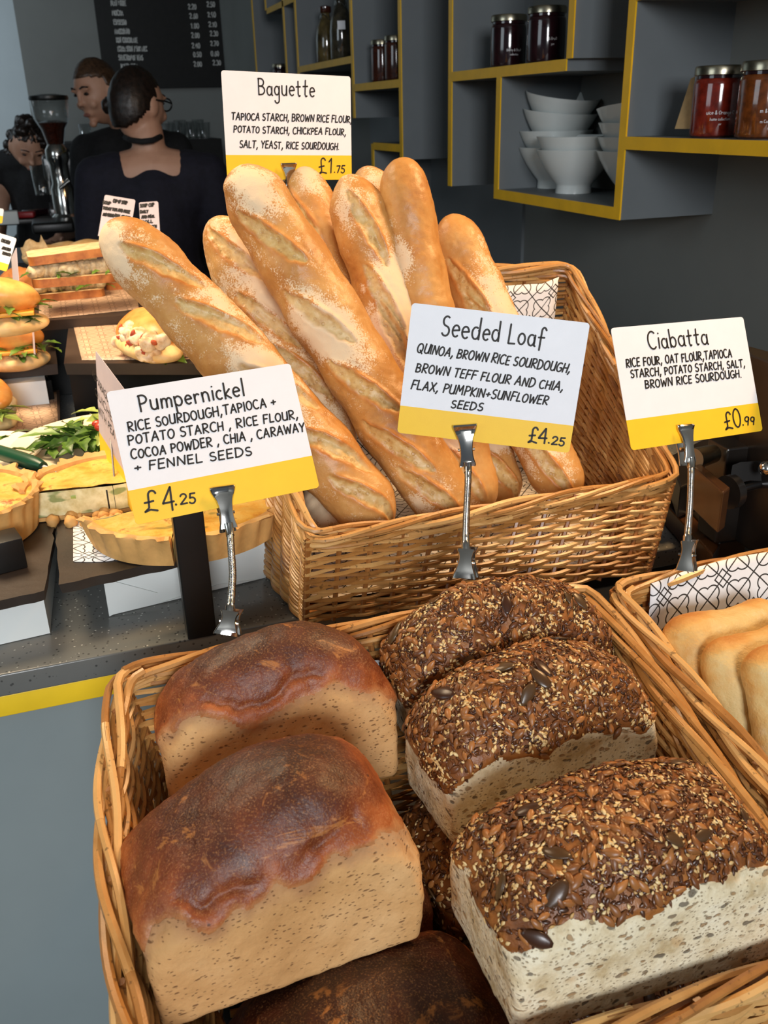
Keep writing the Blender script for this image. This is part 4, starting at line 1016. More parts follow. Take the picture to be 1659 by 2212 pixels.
L(SCd, sk_, 3.77, '£4', 1092, 1190, 1242, 1200, 128, hw=.0008, gap=.1)
L(SCd, sk_, 3.77, '.', 1258, 1194, 1270, 1195, 40, hw=.0009)
L(SCd, sk_, 3.77, '25', 1285, 1208, 1388, 1218, 66, hw=.0007)
SCd.done()
ck = lambda x, y: crop(x, y, (1300, 660), 4.621)
CC = Card('Ciabatta price card at the right, pinkish in the lamp light', [(.429, .669, 1.277), (.578, .683, 1.271), (.577, .637, 1.176), (.432, .624, 1.182)], .245)
L(CC, ck, 4.621, 'Ciabatta', 472, 436, 1062, 384, 165, hw=h1, slant=.0)
L(CC, ck, 4.621, 'RICE FOUR, OAT FLOUR,TAPIOCA', 245, 618, 1298, 514, 80, hw=h2)
L(CC, ck, 4.621, 'STARCH, POTATO STARCH, SALT,', 290, 724, 1428, 612, 74, hw=h2)
L(CC, ck, 4.621, 'BROWN RICE SOURDOUGH.', 435, 828, 1392, 716, 76, hw=h2)
L(CC, ck, 4.621, '£0', 1232, 1244, 1398, 1206, 172, hw=.0008, gap=.12)
L(CC, ck, 4.621, '.', 1402, 1194, 1416, 1192, 40, hw=.0009)
L(CC, ck, 4.621, '99', 1425, 1196, 1524, 1190, 82, hw=.0007)
CC.done()
bk = lambda x, y: crop(x, y, (470, 140), 5.53)
BC = Card('Baguette price card standing behind the baguettes', [(.181, 1.030, 1.491), (.326, 1.054, 1.486), (.322, 1.050, 1.379), (.177, 1.025, 1.387)], .24)
L(BC, bk, 5.53, 'Baguette', 488, 360, 1162, 384, 188, hw=h1, slant=.0)
L(BC, bk, 5.53, 'TAPIOCA STARCH, BROWN RICE FLOUR,', 166, 656, 1600, 692, 82, hw=h2, slant=.1, gap=.17, space=.36)
L(BC, bk, 5.53, 'POTATO STARCH, CHICKPEA FLOUR,', 190, 808, 1530, 842, 78, hw=h2, slant=.1)
L(BC, bk, 5.53, 'SALT, YEAST, RICE SOURDOUGH.', 262, 990, 1448, 1016, 82, hw=h2, slant=.1)
L(BC, bk, 5.53, '£1', 1210, 1310, 1372, 1292, 180, hw=.0008, gap=.2)
L(BC, bk, 5.53, '.', 1390, 1284, 1402, 1284, 40, hw=.0009)
L(BC, bk, 5.53, '75', 1420, 1290, 1516, 1292, 84, hw=.0007)
BC.done()

# ------------------------------------------------------------------ clip holders with bendy necks
def clip_plate(mb, o, ax, sd, n, Lh, w0, depth=.0022, thick=.0006, prof=None, lip=True):
    """pressed-steel jaw: o top middle, ax downwards unit, sd sideways unit, n facing unit"""
    prof = prof or [(0, 1.0), (.07, 1.0), (.11, .97), (.2, .84), (.32, .68), (.46, .57), (.6, .52), (.74, .53), (.86, .60), (.95, .70), (1, .70)]
    rows = []
    for t in np.linspace(0, 1, 26):
        w_ = np.interp(t, [p[0] for p in prof], [p[1] for p in prof])*w0/2
        z0 = (.0016*math.exp(-((t-.04)/.05)**2) if lip else 0)+.0014*math.sin(PI*t)
        cs = [(-1, -depth), (-.96, -depth*.35), (-.86, 0), (-.4, .0003), (0, .0004), (.4, .0003), (.86, 0), (.96, -depth*.35), (1, -depth)]
        f = [o+ax*(t*Lh)+sd*(x*w_)+n*(z+z0) for x, z in cs]; bk_ = [q-n*thick+sd*(-np.sign(x)*thick*.8 if abs(x) > .9 else 0) for q, (x, z) in zip(f, cs)]
        rows.append(f+bk_[::-1])
    mb.grid(rows, closed=True)
    k = len(rows[0]); mb.f += [list(range(mb.n-len(rows)*k, mb.n-len(rows)*k+k))[::-1], list(range(mb.n-k, mb.n))]; mb.mi += [0, 0]
def holder(label, card, top, mid, neck, low, dlow, wtop, wlow, lift=.0042, group='silver clip holders for the price cards', only_top=False):
    """top, mid: pixel of the upper jaw's bar and shoulder; neck: pixels down the neck; low: pixels of the lower jaw's shoulder and foot"""
    n = card.n if card.n[1] < 0 else -card.n
    o = onpl(*top, n, card.o+n*lift); m_ = onpl(*mid, n, card.o+n*lift)
    t = thing('card_holder', label, 'clip holder', at(*low[1], dlow) if low else m_, group)
    ax = unit(m_-o); sd = unit(np.cross(ax, n)); d0 = np.dot(o-CAM, _f)
    b = MB(); clip_plate(b, o, ax, sd, n, np.linalg.norm(m_-o), wtop); b.build('upper_jaw', M['chrome'], t)
    b = MB(); clip_plate(b, o+ax*.002-n*(lift*2+.0012), ax, sd, -n, np.linalg.norm(m_-o)*1.0, wtop*.95); b.build('rear_jaw', M['chrome'], t)
    pv = lerp(o, m_, .62); b = MB(); b.tube([pv-sd*wtop*.34-n*lift, pv+sd*wtop*.34-n*lift], .0013, 10); b.build('hinge_pin', M['chrome'], t)
    if only_top: 
        e = m_-n*.004+np.array([0, .004, -.10]); b = MB(); b.tube([m_-n*.004, lerp(m_-n*.004, e, .5), e], .0028, 10); b.build('bendy_neck', M['chrome'], t); return t
    dl = dlow; pts = []; N_ = len(neck)
    dm = np.dot(m_-CAM, _f)
    for i, q in enumerate(neck): pts.append(at(q[0], q[1], lerp(dm, dl, (i+.0)/(N_-1))))
    pts = np.array(pts); pts[0] = m_+(pts[0]-m_)*1.0
    dd = np.concatenate([[0], np.cumsum(np.linalg.norm(np.diff(pts, axis=0), axis=1))]); Ln = dd[-1]; ft = .0105
    b = MB(); b.tube([m_-ax*.004, m_+ax*.001, lerp(pts[0], pts[1], .25)], [.0036, .0035, .0033], 14); b.build('upper_ferrule', M['chrome'], t)
    K = int(Ln/.00032); ss = np.linspace(0, Ln, K); 
    def cr(s):
        from_ = np.array([np.interp(s, dd, pts[:, k]) for k in range(3)]).T; return from_
    P = cr(ss)
    for _ in range(200): P[1:-1] = .5*P[1:-1]+.25*(P[:-2]+P[2:])
    rad = .0026+.00042*np.cos(ss/.00135*2*PI)
    b = MB(); b.tube(P, rad, 12); b.build('spring_neck', M['chrome'], t, smooth='all', label='ribbed bendy neck')
    # lower jaw, facing the customer, gripping the rim
    s0, s1 = at(*low[0], dl), at(*low[1], dl-.006); ax2 = unit(s1-s0); nn = unit(CAM-s0); nn = unit(nn-ax2*np.dot(nn, ax2)); sd2 = unit(np.cross(ax2, nn))
    b = MB(); b.tube([pts[-1]+(pts[-2]-pts[-1])*.04, pts[-1], s0+ax2*.004], [.0034, .0035, .0036], 14); b.build('lower_ferrule', M['chrome'], t)
    pr = [(0, .74), (.05, .76), (.12, .66), (.28, .56), (.45, .58), (.65, .72), (.85, .9), (1, 1.0)]
    b = MB(); clip_plate(b, s0+nn*.004, ax2, sd2, nn, np.linalg.norm(s1-s0), wlow, prof=pr, lip=False); b.build('lower_jaw', M['chrome'], t)
    b = MB(); ax3 = unit(ax2-nn*.30); clip_plate(b, s0-nn*.004-ax2*.004-sd2*.003, ax3, sd2, -nn, np.linalg.norm(s1-s0)*1.02, wlow*.9, prof=pr, lip=False); b.build('lower_rear_jaw', M['chrome'], t)
    b = MB(); q = lerp(s0, s1, .42); b.tube([q-sd2*.0075, q+sd2*.0065], .0012, 8); b.build('spring_pin', M['chrome'], t)
    return t
holder('silver clip holder with bendy neck carrying the Pumpernickel card', PC, (480, 1051), (495, 1141), [(497, 1150), (499, 1180), (503, 1240), (500, 1290), (497, 1312)], [(497, 1322), (487, 1374)], .672, .0205, .0185)
holder('silver clip holder with bendy neck carrying the Seeded Loaf card', SCd, (1004, 917), (1010, 1007), [(1011, 1015), (1011, 1040), (1008, 1100), (1006, 1150), (1006, 1176)], [(1007, 1188), (1002, 1252)], .724, .0205, .019)
holder('silver clip holder with bendy neck carrying the Ciabatta card', CC, (1482, 917), (1493, 998), [(1493, 1008), (1493, 1030), (1491, 1090), (1487, 1140), (1485, 1160)], [(1486, 1172), (1479, 1236)], .748, .0180, .0150)
holder('top of a silver clip gripping the Baguette card, mostly behind a baguette', BC, (624, 352), (628, 412), [], None, 0, .0190, .0190, only_top=True)
# ------------------------------------------------------------------ food display on the counter
M['slate'] = plain('slate', (52, 44, 38), .42, nscale=25, namt=.12, bump=.4, bscale=120)
M['board_dark'] = plain('board_dark', (58, 46, 38), .45, nscale=20, namt=.1)
M['kraft_paper'] = paper_mat('kraft_pattern_paper', base=(208, 176, 146), ink=(130, 102, 80), L=.009, lw=.05)
M['cream_china'] = plain('cream_china', (238, 222, 196), .25)
M['pastry'] = plain('pastry', (214, 164, 96), .7, nscale=40, namt=.10, bump=.6, bscale=140)
def mat_custard():
    t = NT('custard'); n = t.noise(40, 6, .7); n2 = t.noise(70, 4, .6)
    c = t.ramp(n, [(.32, lin(206, 138, 48)), (.46, lin(226, 172, 70)), (.58, lin(228, 188, 96)), (.68, lin(170, 92, 34))])
    g_ = t.ramp(t.noise(22, 3, .5, vec=t.map((1, 2.4, 1), (0, 0, .6))), [(.61, 0.0), (.68, 1.0)]); c = t.mix(t.math('MULTIPLY', g_, .8), c, lin(122, 116, 52))
    t.inp('Base Color', c).inp('Roughness', .42); t.inp('Normal', t.bump(n2, .5, .002)); return t.m
def mat_cut():
    t = NT('quiche_cut'); n = t.noise(60, 4, .6); c = t.ramp(n, [(.35, lin(206, 186, 120)), (.6, lin(240, 228, 178))])
    g_ = t.ramp(t.noise(34, 2, .5, vec=t.map((1, 1, 2.2))), [(.60, 0.0), (.66, 1.0)]); c = t.mix(t.math('MULTIPLY', g_, .8), c, lin(120, 138, 66))
    t.inp('Base Color', c).inp('Roughness', .55); t.inp('Normal', t.bump(n, .6, .002)); return t.m
M['custard'], M['quiche_cut'] = mat_custard(), mat_cut()
def mat_two(name, a, b_, sc=40, rough=.5, bump=.4):
    t = NT(name); n = t.noise(sc, 5, .6); t.inp('Base Color', t.ramp(n, [(.36, lin(*a)), (.62, lin(*b_))])).inp('Roughness', rough); t.inp('Normal', t.bump(n, bump, .002)); return t.m
M['bun'] = mat_two('bun_crust', (214, 132, 52), (238, 178, 98), 22, .4)
M['bun_pale'] = mat_two('bun_pale', (222, 178, 112), (240, 208, 150), 30, .55)
M['toast_crust'] = mat_two('toast_crust', (150, 86, 38), (198, 128, 64), 40, .55)
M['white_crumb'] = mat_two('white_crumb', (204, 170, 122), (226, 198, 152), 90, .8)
M['leaf'] = mat_two('leaf_green', (44, 74, 24), (104, 138, 52), 35, .35)
M['leaf_pale'] = mat_two('leaf_pale', (120, 148, 60), (178, 190, 96), 30, .4)
M['filling_cream'] = mat_two('filling_cream', (206, 160, 112), (244, 222, 186), 60, .45)
M['filling_tuna'] = mat_two('filling_tuna', (170, 150, 116), (216, 204, 170), 90, .6)
M['paprika'] = mat_two('paprika', (150, 48, 22), (206, 92, 44), 70, .5)
M['tomato'] = mat_two('tomato', (150, 30, 18), (206, 70, 40), 60, .3)
M['ham'] = mat_two('ham', (122, 68, 66), (176, 112, 100), 40, .4)
M['cheddar'] = mat_two('cheddar', (226, 150, 40), (244, 186, 70), 30, .45)
M['green_handle'] = plain('green_handle', (18, 66, 42), .35)
M['red_thing'] = plain('red_thing', (150, 30, 34), .4)
ZS = ZC
def slab(name, label, cat, px, z, th, mat, group=None, rough=0.0):
    P = np.array([onz(x, y, z) for x, y in px]); b = MB()
    if rough:      # chipped slate edges
        out = []
        for i in range(len(P)):
            for q in np.linspace(0, 1, 14)[:-1]:
                p = lerp(P[i], P[(i+1) % len(P)], q); k = mnoise.noise(Vector(p*60))*rough; c = P.mean(0); out.append(p+unit(p-c)*k)
        P = np.array(out)
    k = len(P); c0 = P.mean(0); Q = P*1.0; Q[:, 2] -= th; Q[:, :2] = c0[:2]+(Q[:, :2]-c0[:2])*.985
    b.add(np.vstack([P, Q]), [tuple(range(k)), tuple(range(2*k-1, k-1, -1))]+[(i, k+i, k+(i+1) % k, (i+1) % k) for i in range(k)])
    return tag(b.build(name, M[mat], None, smooth=20), label, cat, group)
def boxbetween(name, label, cat, px, z1, z0, mat, shrink=.97, group=None):
    P = np.array([onz(x, y, z1) for x, y in px]); c = P.mean(0); P = c+(P-c)*shrink; Q = P*1.0; Q[:, 2] = z0; k = len(P); b = MB()
    b.add(np.vstack([P, Q]), [tuple(range(k)), tuple(range(2*k-1, k-1, -1))]+[(i, k+i, k+(i+1) % k, (i+1) % k) for i in range(k)])
    return tag(b.build(name, M[mat], None, smooth=False), label, cat, group)
def blob(mb, c, ax, rot=(0, 0, 0), amp=.06, sc=30, seed=0, m=0, n=22):
    th = np.linspace(0, PI, n); ph = np.linspace(0, 2*PI, n*2, endpoint=False); T, Pp = np.meshgrid(th, ph, indexing='ij')
    D = np.stack([np.sin(T)*np.cos(Pp), np.sin(T)*np.sin(Pp), np.cos(T)], -1); P = D*np.array(ax)
    k = nz(P.reshape(-1, 3), sc, seed, 3).reshape(T.shape); k[0] = k[0].mean(); k[-1] = k[-1].mean(); P = P*(1+amp*2*k)[..., None]
    R = np.array(Matrix.Rotation(rot[2], 3, 'Z') @ Matrix.Rotation(rot[1], 3, 'Y') @ Matrix.Rotation(rot[0], 3, 'X'))
    mb.grid(P@R.T+np.array(c), m, closed=True)
def leaves(mb, c, spread, n, size, seed=0, flat=.6, h=.02):
    r_ = random.Random(seed)
    for i in range(n):
        az = r_.uniform(0, 2*PI); o = np.array(c)+np.array([r_.gauss(0, spread[0]), r_.gauss(0, spread[1]), r_.uniform(.002, h)])
        d = np.array([math.cos(az), math.sin(az), r_.uniform(-.1, .6)*flat]); d = unit(d); s = unit(np.cross(d, [r_.gauss(0, .3), r_.gauss(0, .3), 1])); nn = np.cross(s, d)
        Ls = size*r_.uniform(.6, 1.3); rows = []
        for t in np.linspace(0, 1, 9):
            w_ = Ls*.16*(math.sin(PI*min(1, t*1.02))**.8)*(1+.35*math.sin(t*16+i))+.0008
            cpt = o+d*(t*Ls)+nn*(-.25*Ls*t*t)
            rows.append([cpt+s*(x*w_)+nn*(abs(x)*w_*.35) for x in (-1, -.5, 0, .5, 1)])
        mb.grid(rows)
# --- low slates on white cartons -----------------------------------------------------------------------
Z1 = 1.072
slab('slate_board', 'broken-edged slate under the cut quiche halves', 'board', [(118, 1052), (600, 980), (618, 1140), (405, 1203), (128, 1262)], Z1, .010, 'slate', 'slate serving boards', .0035)
def carton(label, px, ztop, fold=True):
    P = [onz(x, y, ztop) for x, y in px]        # front-left, front-right, back-right, back-left (top edge)
    t = thing('white_carton', label, 'box', (*(sum(P)/4)[:2], ZC), 'white cartons raising the boards')
    b = MB(); Q = [q*[1, 1, 0]+[0, 0, ZC+.0008] for q in P]
    b.add(np.array(P+Q), [(0, 1, 2, 3), (7, 6, 5, 4), (0, 4, 5, 1), (1, 5, 6, 2), (2, 6, 7, 3), (3, 7, 4, 0)]); b.build('carton_body', M['white_carton'], t, smooth=False)
    if fold:   # tucked triangular flaps of the folded carton front
        u = unit(P[1]-P[0]); n = unit(np.cross([0, 0, 1], u)); n = n if n[1] < 0 else -n; W = np.linalg.norm(P[1]-P[0]); h = P[0][2]-ZC
        for poly in ([(0, 0), (h*1.15, h*.30), (.0, h*.98)], [(h*1.2, .001), (h*2.6, h*.14), (h*3.6, .001)]):
            b = MB(); b.prism(poly, Q[0]+n*.0006, u, np.array([0, 0, 1.]), n, .0012); b.build('folded_flap', M['white_carton'], t, smooth=False)
    return t
def under(px, zt, ztop): return [tuple((lambda p: (p[0], p[1]))((x, y))) for x, y in px]
carton('white folded carton under the middle slate', [(222, 1248), (590, 1165), (590, 1050), (222, 1110)], Z1-.011)
slab('slate_board', 'slate at the left edge under the left quiche', 'board', [(-230, 1140), (118, 1062), (120, 1120), (96, 1276), (-230, 1345)], Z1, .010, 'slate', 'slate serving boards', .003)
carton('white carton under the left slate', [(-200, 1346), (92, 1284), (112, 1110), (-160, 1150)], Z1-.011, False)
def quiche(label, c, R, h, a0, a1, z0, seed=0, cut=True):
    t = thing('quiche', label, 'quiche', (c[0], c[1], z0), 'cut quiches on the slates'); na = max(16, int((a1-a0)*26)); an = np.linspace(a0, a1, na)
    cr = MB(); rows = []
    for a in an:
        fl = 1+.020*math.cos(a*30); lump = 1+.11*mnoise.noise(Vector((a*7, seed, 0)))+.06*mnoise.noise(Vector((a*26, seed, 4)))
        prof = [(R*.92, .0), (R*.95*fl, h*.5), (R*.98*fl, h*.95), (R*1.0*fl*lump, h*1.08*lump), (R*.965*lump, h*1.14*lump), (R*.91, h*1.05), (R*.90, h*.92), (R*.88, .004), (0.001, .004), (0.001, 0.0)]
        rows.append([(c[0]+r*math.cos(a), c[1]+r*math.sin(a), z0+z) for r, z in prof])
    cr.grid(rows); k = len(rows[0]); cr.f += [list(range(k)), list(range(k*(na-1), k*na))[::-1]]; cr.mi += [0, 0]; cr.build('pastry_crust', M['pastry'], t)
    fi = MB(); rows = []
    for a in an:
        row = []
        for q in np.linspace(0.002, .905, 14):
            z = h*.93+.003*mnoise.noise(Vector((q*R*math.cos(a)*45, q*R*math.sin(a)*45, seed)))+.002*(1-q)
            row.append((c[0]+q*R*math.cos(a), c[1]+q*R*math.sin(a), z0+z))
        rows.append(row)
    fi.grid(rows); fi.build('baked_top', M['custard'], t)
    for e, a in ((0, a0), (1, a1)):
        b = MB(); G_ = [[(c[0]+q*R*math.cos(a)+math.sin(a)*(.0008 if e == 0 else -.0008), c[1]+q*R*math.sin(a)-math.cos(a)*(.0008 if e == 0 else -.0008), z0+.005+(h*.93-.005)*zz) for q in np.linspace(.002, .9, 18)] for zz in np.linspace(0, 1, 8)]
        b.grid(G_); b.build('cut_face', M['quiche_cut'], t)
    return t
qc = onz(244, 1054, Z1+.03); quiche('rear half quiche with asparagus in its cut face', (qc[0], qc[1]), .094, .034, .12, PI-.10, Z1+.0012, 1)
qf = onz(398, 1068, Z1+.03); quiche('front quiche wedge with fluted pastry side facing out', (qf[0], qf[1]-.006), .104, .028, PI+.22, PI+1.30, Z1+.0012, 2)
quiche('front right quiche wedge partly behind the black post', (qf[0]+.002, qf[1]-.006), .104, .028, PI+1.32, 2*PI-.25, Z1+.0012, 3)
ql = onz(-112, 1092, Z1+.03); quiche('left quiche with fluted crust at the left picture edge', (ql[0], ql[1]), .088, .036, -1.75, 1.35, Z1+.0012, 4)
dl = [onz(160, 1200, Z1+.0006), onz(600, 1130, Z1+.0006)]
sheet('doily_paper', [[onz(lerp(158, 600, u), lerp(1205, 1122, u)+(14*math.sin(u*7)+8 if v == 0 else 0)-v*85, Z1+.0008) for u in np.linspace(0, 1, 24)] for v in np.linspace(0, 1, 6)], 'patterned paper under the front quiche wedges')
b = MB()
for i in range(60):
    p = onz(rnd.uniform(92, 262), rnd.uniform(1096, 1132), Z1+.004); blob(b, p, (rnd.uniform(.003, .007),)*3, amp=.15, sc=150, seed=i, n=7)
tag(b.build('pastry_crumbs', M['pastry'], None, smooth='all', fix=False), 'loose pastry crumbs before the rear quiche half', 'crumbs', kind='stuff')
# asparagus tips in the cut and on the top
b = MB(); p0_, p1_ = onz(92, 1072, Z1+.025), onz(165, 1066, Z1+.025); b.tube([p0_+np.array([0, -.004, 0]), p1_+np.array([0, -.004, 0])], .0055, 10)
tag(b.build('asparagus_spear', M['leaf_pale'], None), 'green asparagus spear showing in the rear quiche cut', 'vegetable')
# --- plates with salad ------------------------------------------------------------------------------------
def plate(label, px, R, z):
    c = onz(*px, z); boxbetween('display_riser', 'low dark riser under the '+label.split(' with')[0].split(' at')[0]+(' at the left' if 'left' in label else ' of rocket'), 'riser', [(px[0]-70, px[1]-40), (px[0]+70, px[1]-50), (px[0]+60, px[1]+40), (px[0]-60, px[1]+45)], z, ZC+.0005, 'black', 1.0, 'black risers under the boards'); b = MB(); b.lathe([(.001, .004), (R*.62, .004), (R*.70, .006), (R*.98, .014), (R, .016), (R*.99, .0175), (R*.70, .0095), (R*.62, .0065), (.001, .0065)][::1], (c[0], c[1], z+.0004), 64, cap=False)
    return tag(b.build('plate', M['cream_china'], None), label, 'plate', 'cream plates of salad'), np.array([c[0], c[1], z+.010])
pl, pc_ = plate('cream plate with rocket salad behind the rear quiche half', (236, 978), .112, 1.080)
b = MB(); leaves(b, onz(172, 968, 1.092), (.020, .013), 62, .042, 3, .5, .026)
tag(b.build('rocket_salad', M['leaf'], None, smooth='all', fix=False), 'heap of green rocket leaves on the cream plate', 'salad', kind='stuff')
for i, (px, py, r) in enumerate(((222, 922, .010), (212, 915, .007))):
    b = MB(); p = onz(px, py, 1.080+.045 if i < 2 else 1.080+.03); blob(b, p, (r, r*.8, r*.6), amp=.05, seed=i)
    tag(b.build('radish', M['tomato'], None, smooth='all'), ['larger red radish piece at the right end of the rocket salad', 'small radish slice touching the larger radish piece'][i], 'vegetable', 'radish pieces in the salad')
b = MB(); leaves(b, onz(214, 950, 1.100), (.014, .014), 26, .034, 9, .4, .03)
tag(b.build('shaved_cucumber', M['leaf_pale'], None, smooth='all', fix=False), 'pale shaved cucumber beside the rocket leaves', 'salad', kind='stuff')
pl2, pc2 = plate('cream plate at the left picture edge with one rocket leaf', (-46, 1006), .075, 1.080)
b = MB(); leaves(b, onz(28, 972, 1.095), (.005, .005), 4, .034, 5, .6, .02)
tag(b.build('rocket_salad', M['leaf'], None, smooth='all', fix=False), 'few rocket leaves on the left cream plate', 'salad', kind='stuff')
# green-handled tongs lying across
A, B_ = onz(-60, 962, 1.105), onz(112, 1016, 1.105)
t = thing('serving_tongs', 'dark green handle of serving tongs lying over the left quiche', 'tongs', A)
b = MB(); b.tube([lerp(A, B_, q)+np.array([0, 0, .002*math.sin(q*3)]) for q in np.linspace(0, .9, 14)], [.0085]*12+[.008, .006], 12); b.build('green_handle', M['green_handle'], t)
b = MB(); b.tube([lerp(A, B_, .88), B_, B_+unit(B_-A)*.03+np.array([0, 0, -.012])], [.004, .003, .002], 8); b.build('steel_tip', M['steel'], t)
# --- black cube card stands ----------------------------------------------------------------------------------
def cubestand(label, px, z, s, pin=None, dp=None):
    c = onz(*px, z); t = thing('card_stand', label, 'card stand', (c[0], c[1], z), 'black cube stands')
    b = MB(); b.box((c[0], c[1], z+s/2), (s, s, s), R=np.array(Matrix.Rotation(.25, 3, 'Z')), bev=.0008); b.build('cube_base', M['black'], t)
    if pin is not None:
        b = MB(); b.tube([np.array([c[0], c[1], z+s]), at(*pin, dp)], .0011, 8); b.build('pin', M['steel'], t)
    return t
cst = cubestand('black cube stand with a pin between the two quiche halves', (256, 1096), Z1+.0012, .028, (238, 938), .985)
cubestand('black cube stand at the left edge beside the left quiche', (16, 1222), Z1+.0003, .030)
cubestand('black cube stand on the board beside the baguette sandwich', (91, 862), 1.062, .030, (66, 690), 1.42)
# edge-on card
EC = Card('price card seen nearly edge-on behind the Pumpernickel card', [at(186, 748, 1.02), at(268, 872, .90), at(310, 1118, .90), at(238, 1010, 1.00)], .26, back='card_back')
for i, tx in enumerate(('ASPARAGUS', 'QUICHE', 'WITH PEA')): EC.line(tx, 200+i*6, 812+i*38, 238+i*5, 876+i*36, 15, hw=.0006)
EC.done()
# --- raised boards ---------------------------------------------------------------------------------------------
ZB = 1.150
def lined(label, px, z, paper_label, riser=True, paper_px=None, rlabel='black riser'):
    slab('serving_board', label, 'board', px, z, .016, 'board_dark', 'dark serving boards')
    pp = paper_px or px; c = [onz(x, y, z+.0006) for x, y in pp]
    sheet('board_paper', bil([c[0], c[1], c[2], c[3]], 10, 10), paper_label, mat=M['kraft_paper'], group='patterned papers on the boards')
    if riser: boxbetween('display_riser', rlabel, 'riser', px, z-.0165, ZC+.0005, 'black', .96, 'black risers under the boards')
lined('dark board carrying the prawn roll', [(150, 690), (430, 690), (470, 785), (138, 785)], ZB, 'patterned paper under the prawn roll', True, [(158, 702), (400, 690), (430, 776), (177, 778)], 'black riser under the prawn roll board')
lined('dark board carrying the cut sandwiches', [(72, 590), (300, 590), (318, 678), (76, 694)], 1.165, 'patterned paper under the cut sandwiches', True, [(86, 600), (290, 590), (300, 668), (84, 690)], 'black riser under the sandwich board')
lined('dark board carrying the two filled rolls at the left', [(-160, 735), (116, 725), (124, 786), (-160, 812)], 1.115, 'patterned paper under the filled rolls', False, [(-150, 742), (76, 735), (80, 788), (-150, 806)])
carton('white carton under the filled rolls board', [(-150, 846), (98, 822), (92, 790), (-140, 800)], 1.098, False)
lined('dark board carrying the baguette sandwich', [(-160, 870), (128, 842), (130, 935), (-160, 968)], 1.062, 'patterned paper under the baguette sandwich', False, [(-150, 880), (122, 846), (126, 924), (-150, 950)])
boxbetween('display_riser', 'low black riser under the baguette sandwich board', 'riser', [(-160, 870), (128, 842), (130, 935), (-160, 968)], 1.0455, ZC+.0005, 'black', .96, 'black risers under the boards')
# prawn roll
c = onz(318, 742, ZB+.02); s = .115
t = thing('filled_roll', 'open roll heaped with creamy filling and paprika, leaf in front', 'sandwich', (c[0], c[1], ZB+.0006), 'filled rolls in the display')
dR = unit(onz(388, 775, ZB)-onz(238, 700, ZB)); az = math.atan2(dR[1], dR[0])
b = MB(); blob(b, c+np.array([.005, .02, .012]), (s*.60, s*.34, s*.24), (.35, 0, az), .04, 18, 1); b.build('bun_top', M['bun'], t, smooth='all')
b = MB(); blob(b, c+np.array([0, -.004, -.004]), (s*.66, s*.34, s*.15), (-.15, 0, az), .04, 18, 2); b.build('bun_bottom', M['bun_pale'], t, smooth='all')
b = MB()
for i in range(30): blob(b, c+np.array([-.012, -.026, .008])+dR*(i/29-.5)*s*.98+np.array([rnd.uniform(-.010, .010), rnd.uniform(-.010, .010), rnd.uniform(-.012, .016)]), (.011, .010, .008), (rnd.uniform(0, 3), rnd.uniform(0, 3), 0), amp=.20, sc=110, seed=i, n=11)
b.build('creamy_filling', M['filling_cream'], t, smooth='all', fix=False)
b = MB()
for i in range(22): blob(b, c+np.array([-.014, -.043, .012])+dR*(i/21-.5)*s*.85+np.array([rnd.uniform(-.010, .010), rnd.uniform(-.004, .010), rnd.uniform(-.008, .014)]), (.005, .0022, .0030), (0, rnd.uniform(0, 3), 0), amp=.25, sc=160, seed=i+30, n=8)
b.build('paprika_dusting', M['paprika'], t, smooth='all', fix=False)
b = MB(); leaves(b, onz(342, 765, ZB+.006), (.006, .005), 6, .04, 4, .2, .02); b.build('rocket_leaf', M['leaf'], t, smooth='all', fix=False)
# left rolls
for i, (px, py, zz, lb) in enumerate(((18, 700, 1.205, 'upper filled roll of the left pair, cheese and leaves inside'), (30, 778, 1.128, 'lower filled roll of the left pair spilling green leaves'))):
    c = onz(px, py, zz); t = thing('filled_roll', lb, 'sandwich', (c[0], c[1], zz-.012), 'filled rolls in the display')
    b = MB(); blob(b, c+np.array([0, .004, .036]), (.048, .038, .023), (-.22, .16, 0), .05, 18, i+5); b.build('bun_top', M['bun'], t, smooth='all')
    b = MB(); blob(b, c+np.array([0, 0, .0]), (.050, .040, .015), (0, 0, 0), .04, 16, i+8); b.build('bun_bottom', M['bun_pale'], t, smooth='all')
    b = MB(); b.box(c+np.array([0, -.006, .017]), (.07, .055, .005), bev=.001); b.build('cheese_slice', M['cheddar'], t)
    b = MB(); leaves(b, c+np.array([0, -.010, .006]), (.024, .012), 44, .030, i+2, .2, .020); b.build('salad_leaf', M['leaf'], t, smooth='all', fix=False)
b = MB(); leaves(b, onz(22, 800, 1.118), (.012, .006), 5, .05, 21, .1, .01)
tag(b.build('rocket_leaf', M['leaf'], None, smooth='all', fix=False), 'rocket leaf hanging over the filled rolls board', 'leaf', kind='stuff')
# baguette sandwich at the left
c = onz(10, 880, 1.062+.024); dB = unit(onz(85, 900, 1.08)-onz(-30, 830, 1.08)); az = math.atan2(dB[1], dB[0])
t = thing('baguette_sandwich', 'cut baguette sandwich with tomato, ham and lettuce at left', 'sandwich', (c[0], c[1], 1.0625))
b = MB(); blob(b, c+np.array([-.02, .014, .018])-dB*.02, (.088, .030, .022), (.2, 0, az), .03, 20, 3); b.build('bread_top', M['bun'], t, smooth='all')
b = MB(); blob(b, c+np.array([-.02, -.004, -.008])-dB*.02, (.088, .032, .015), (0, 0, az), .03, 20, 4); b.build('bread_bottom', M['bun_pale'], t, smooth='all')
b = MB(); e = c-dB*.02+dB*.068+np.array([-.02, .008, .010]); blob(b, e-dB*.006, (.012, .026, .023), (0, 0, az), .05, 60, 5); b.build('crumb_end', M['white_crumb'], t, smooth='all')
b = MB()
for i in range(5): blob(b, c+dB*(i*.022-.08)+np.array([-.012, -.026, .008]), (.016, .010, .006), (0, 0, az), .08, 50, i); 
b.build('tomato_filling', M['tomato'], t, smooth='all', fix=False)
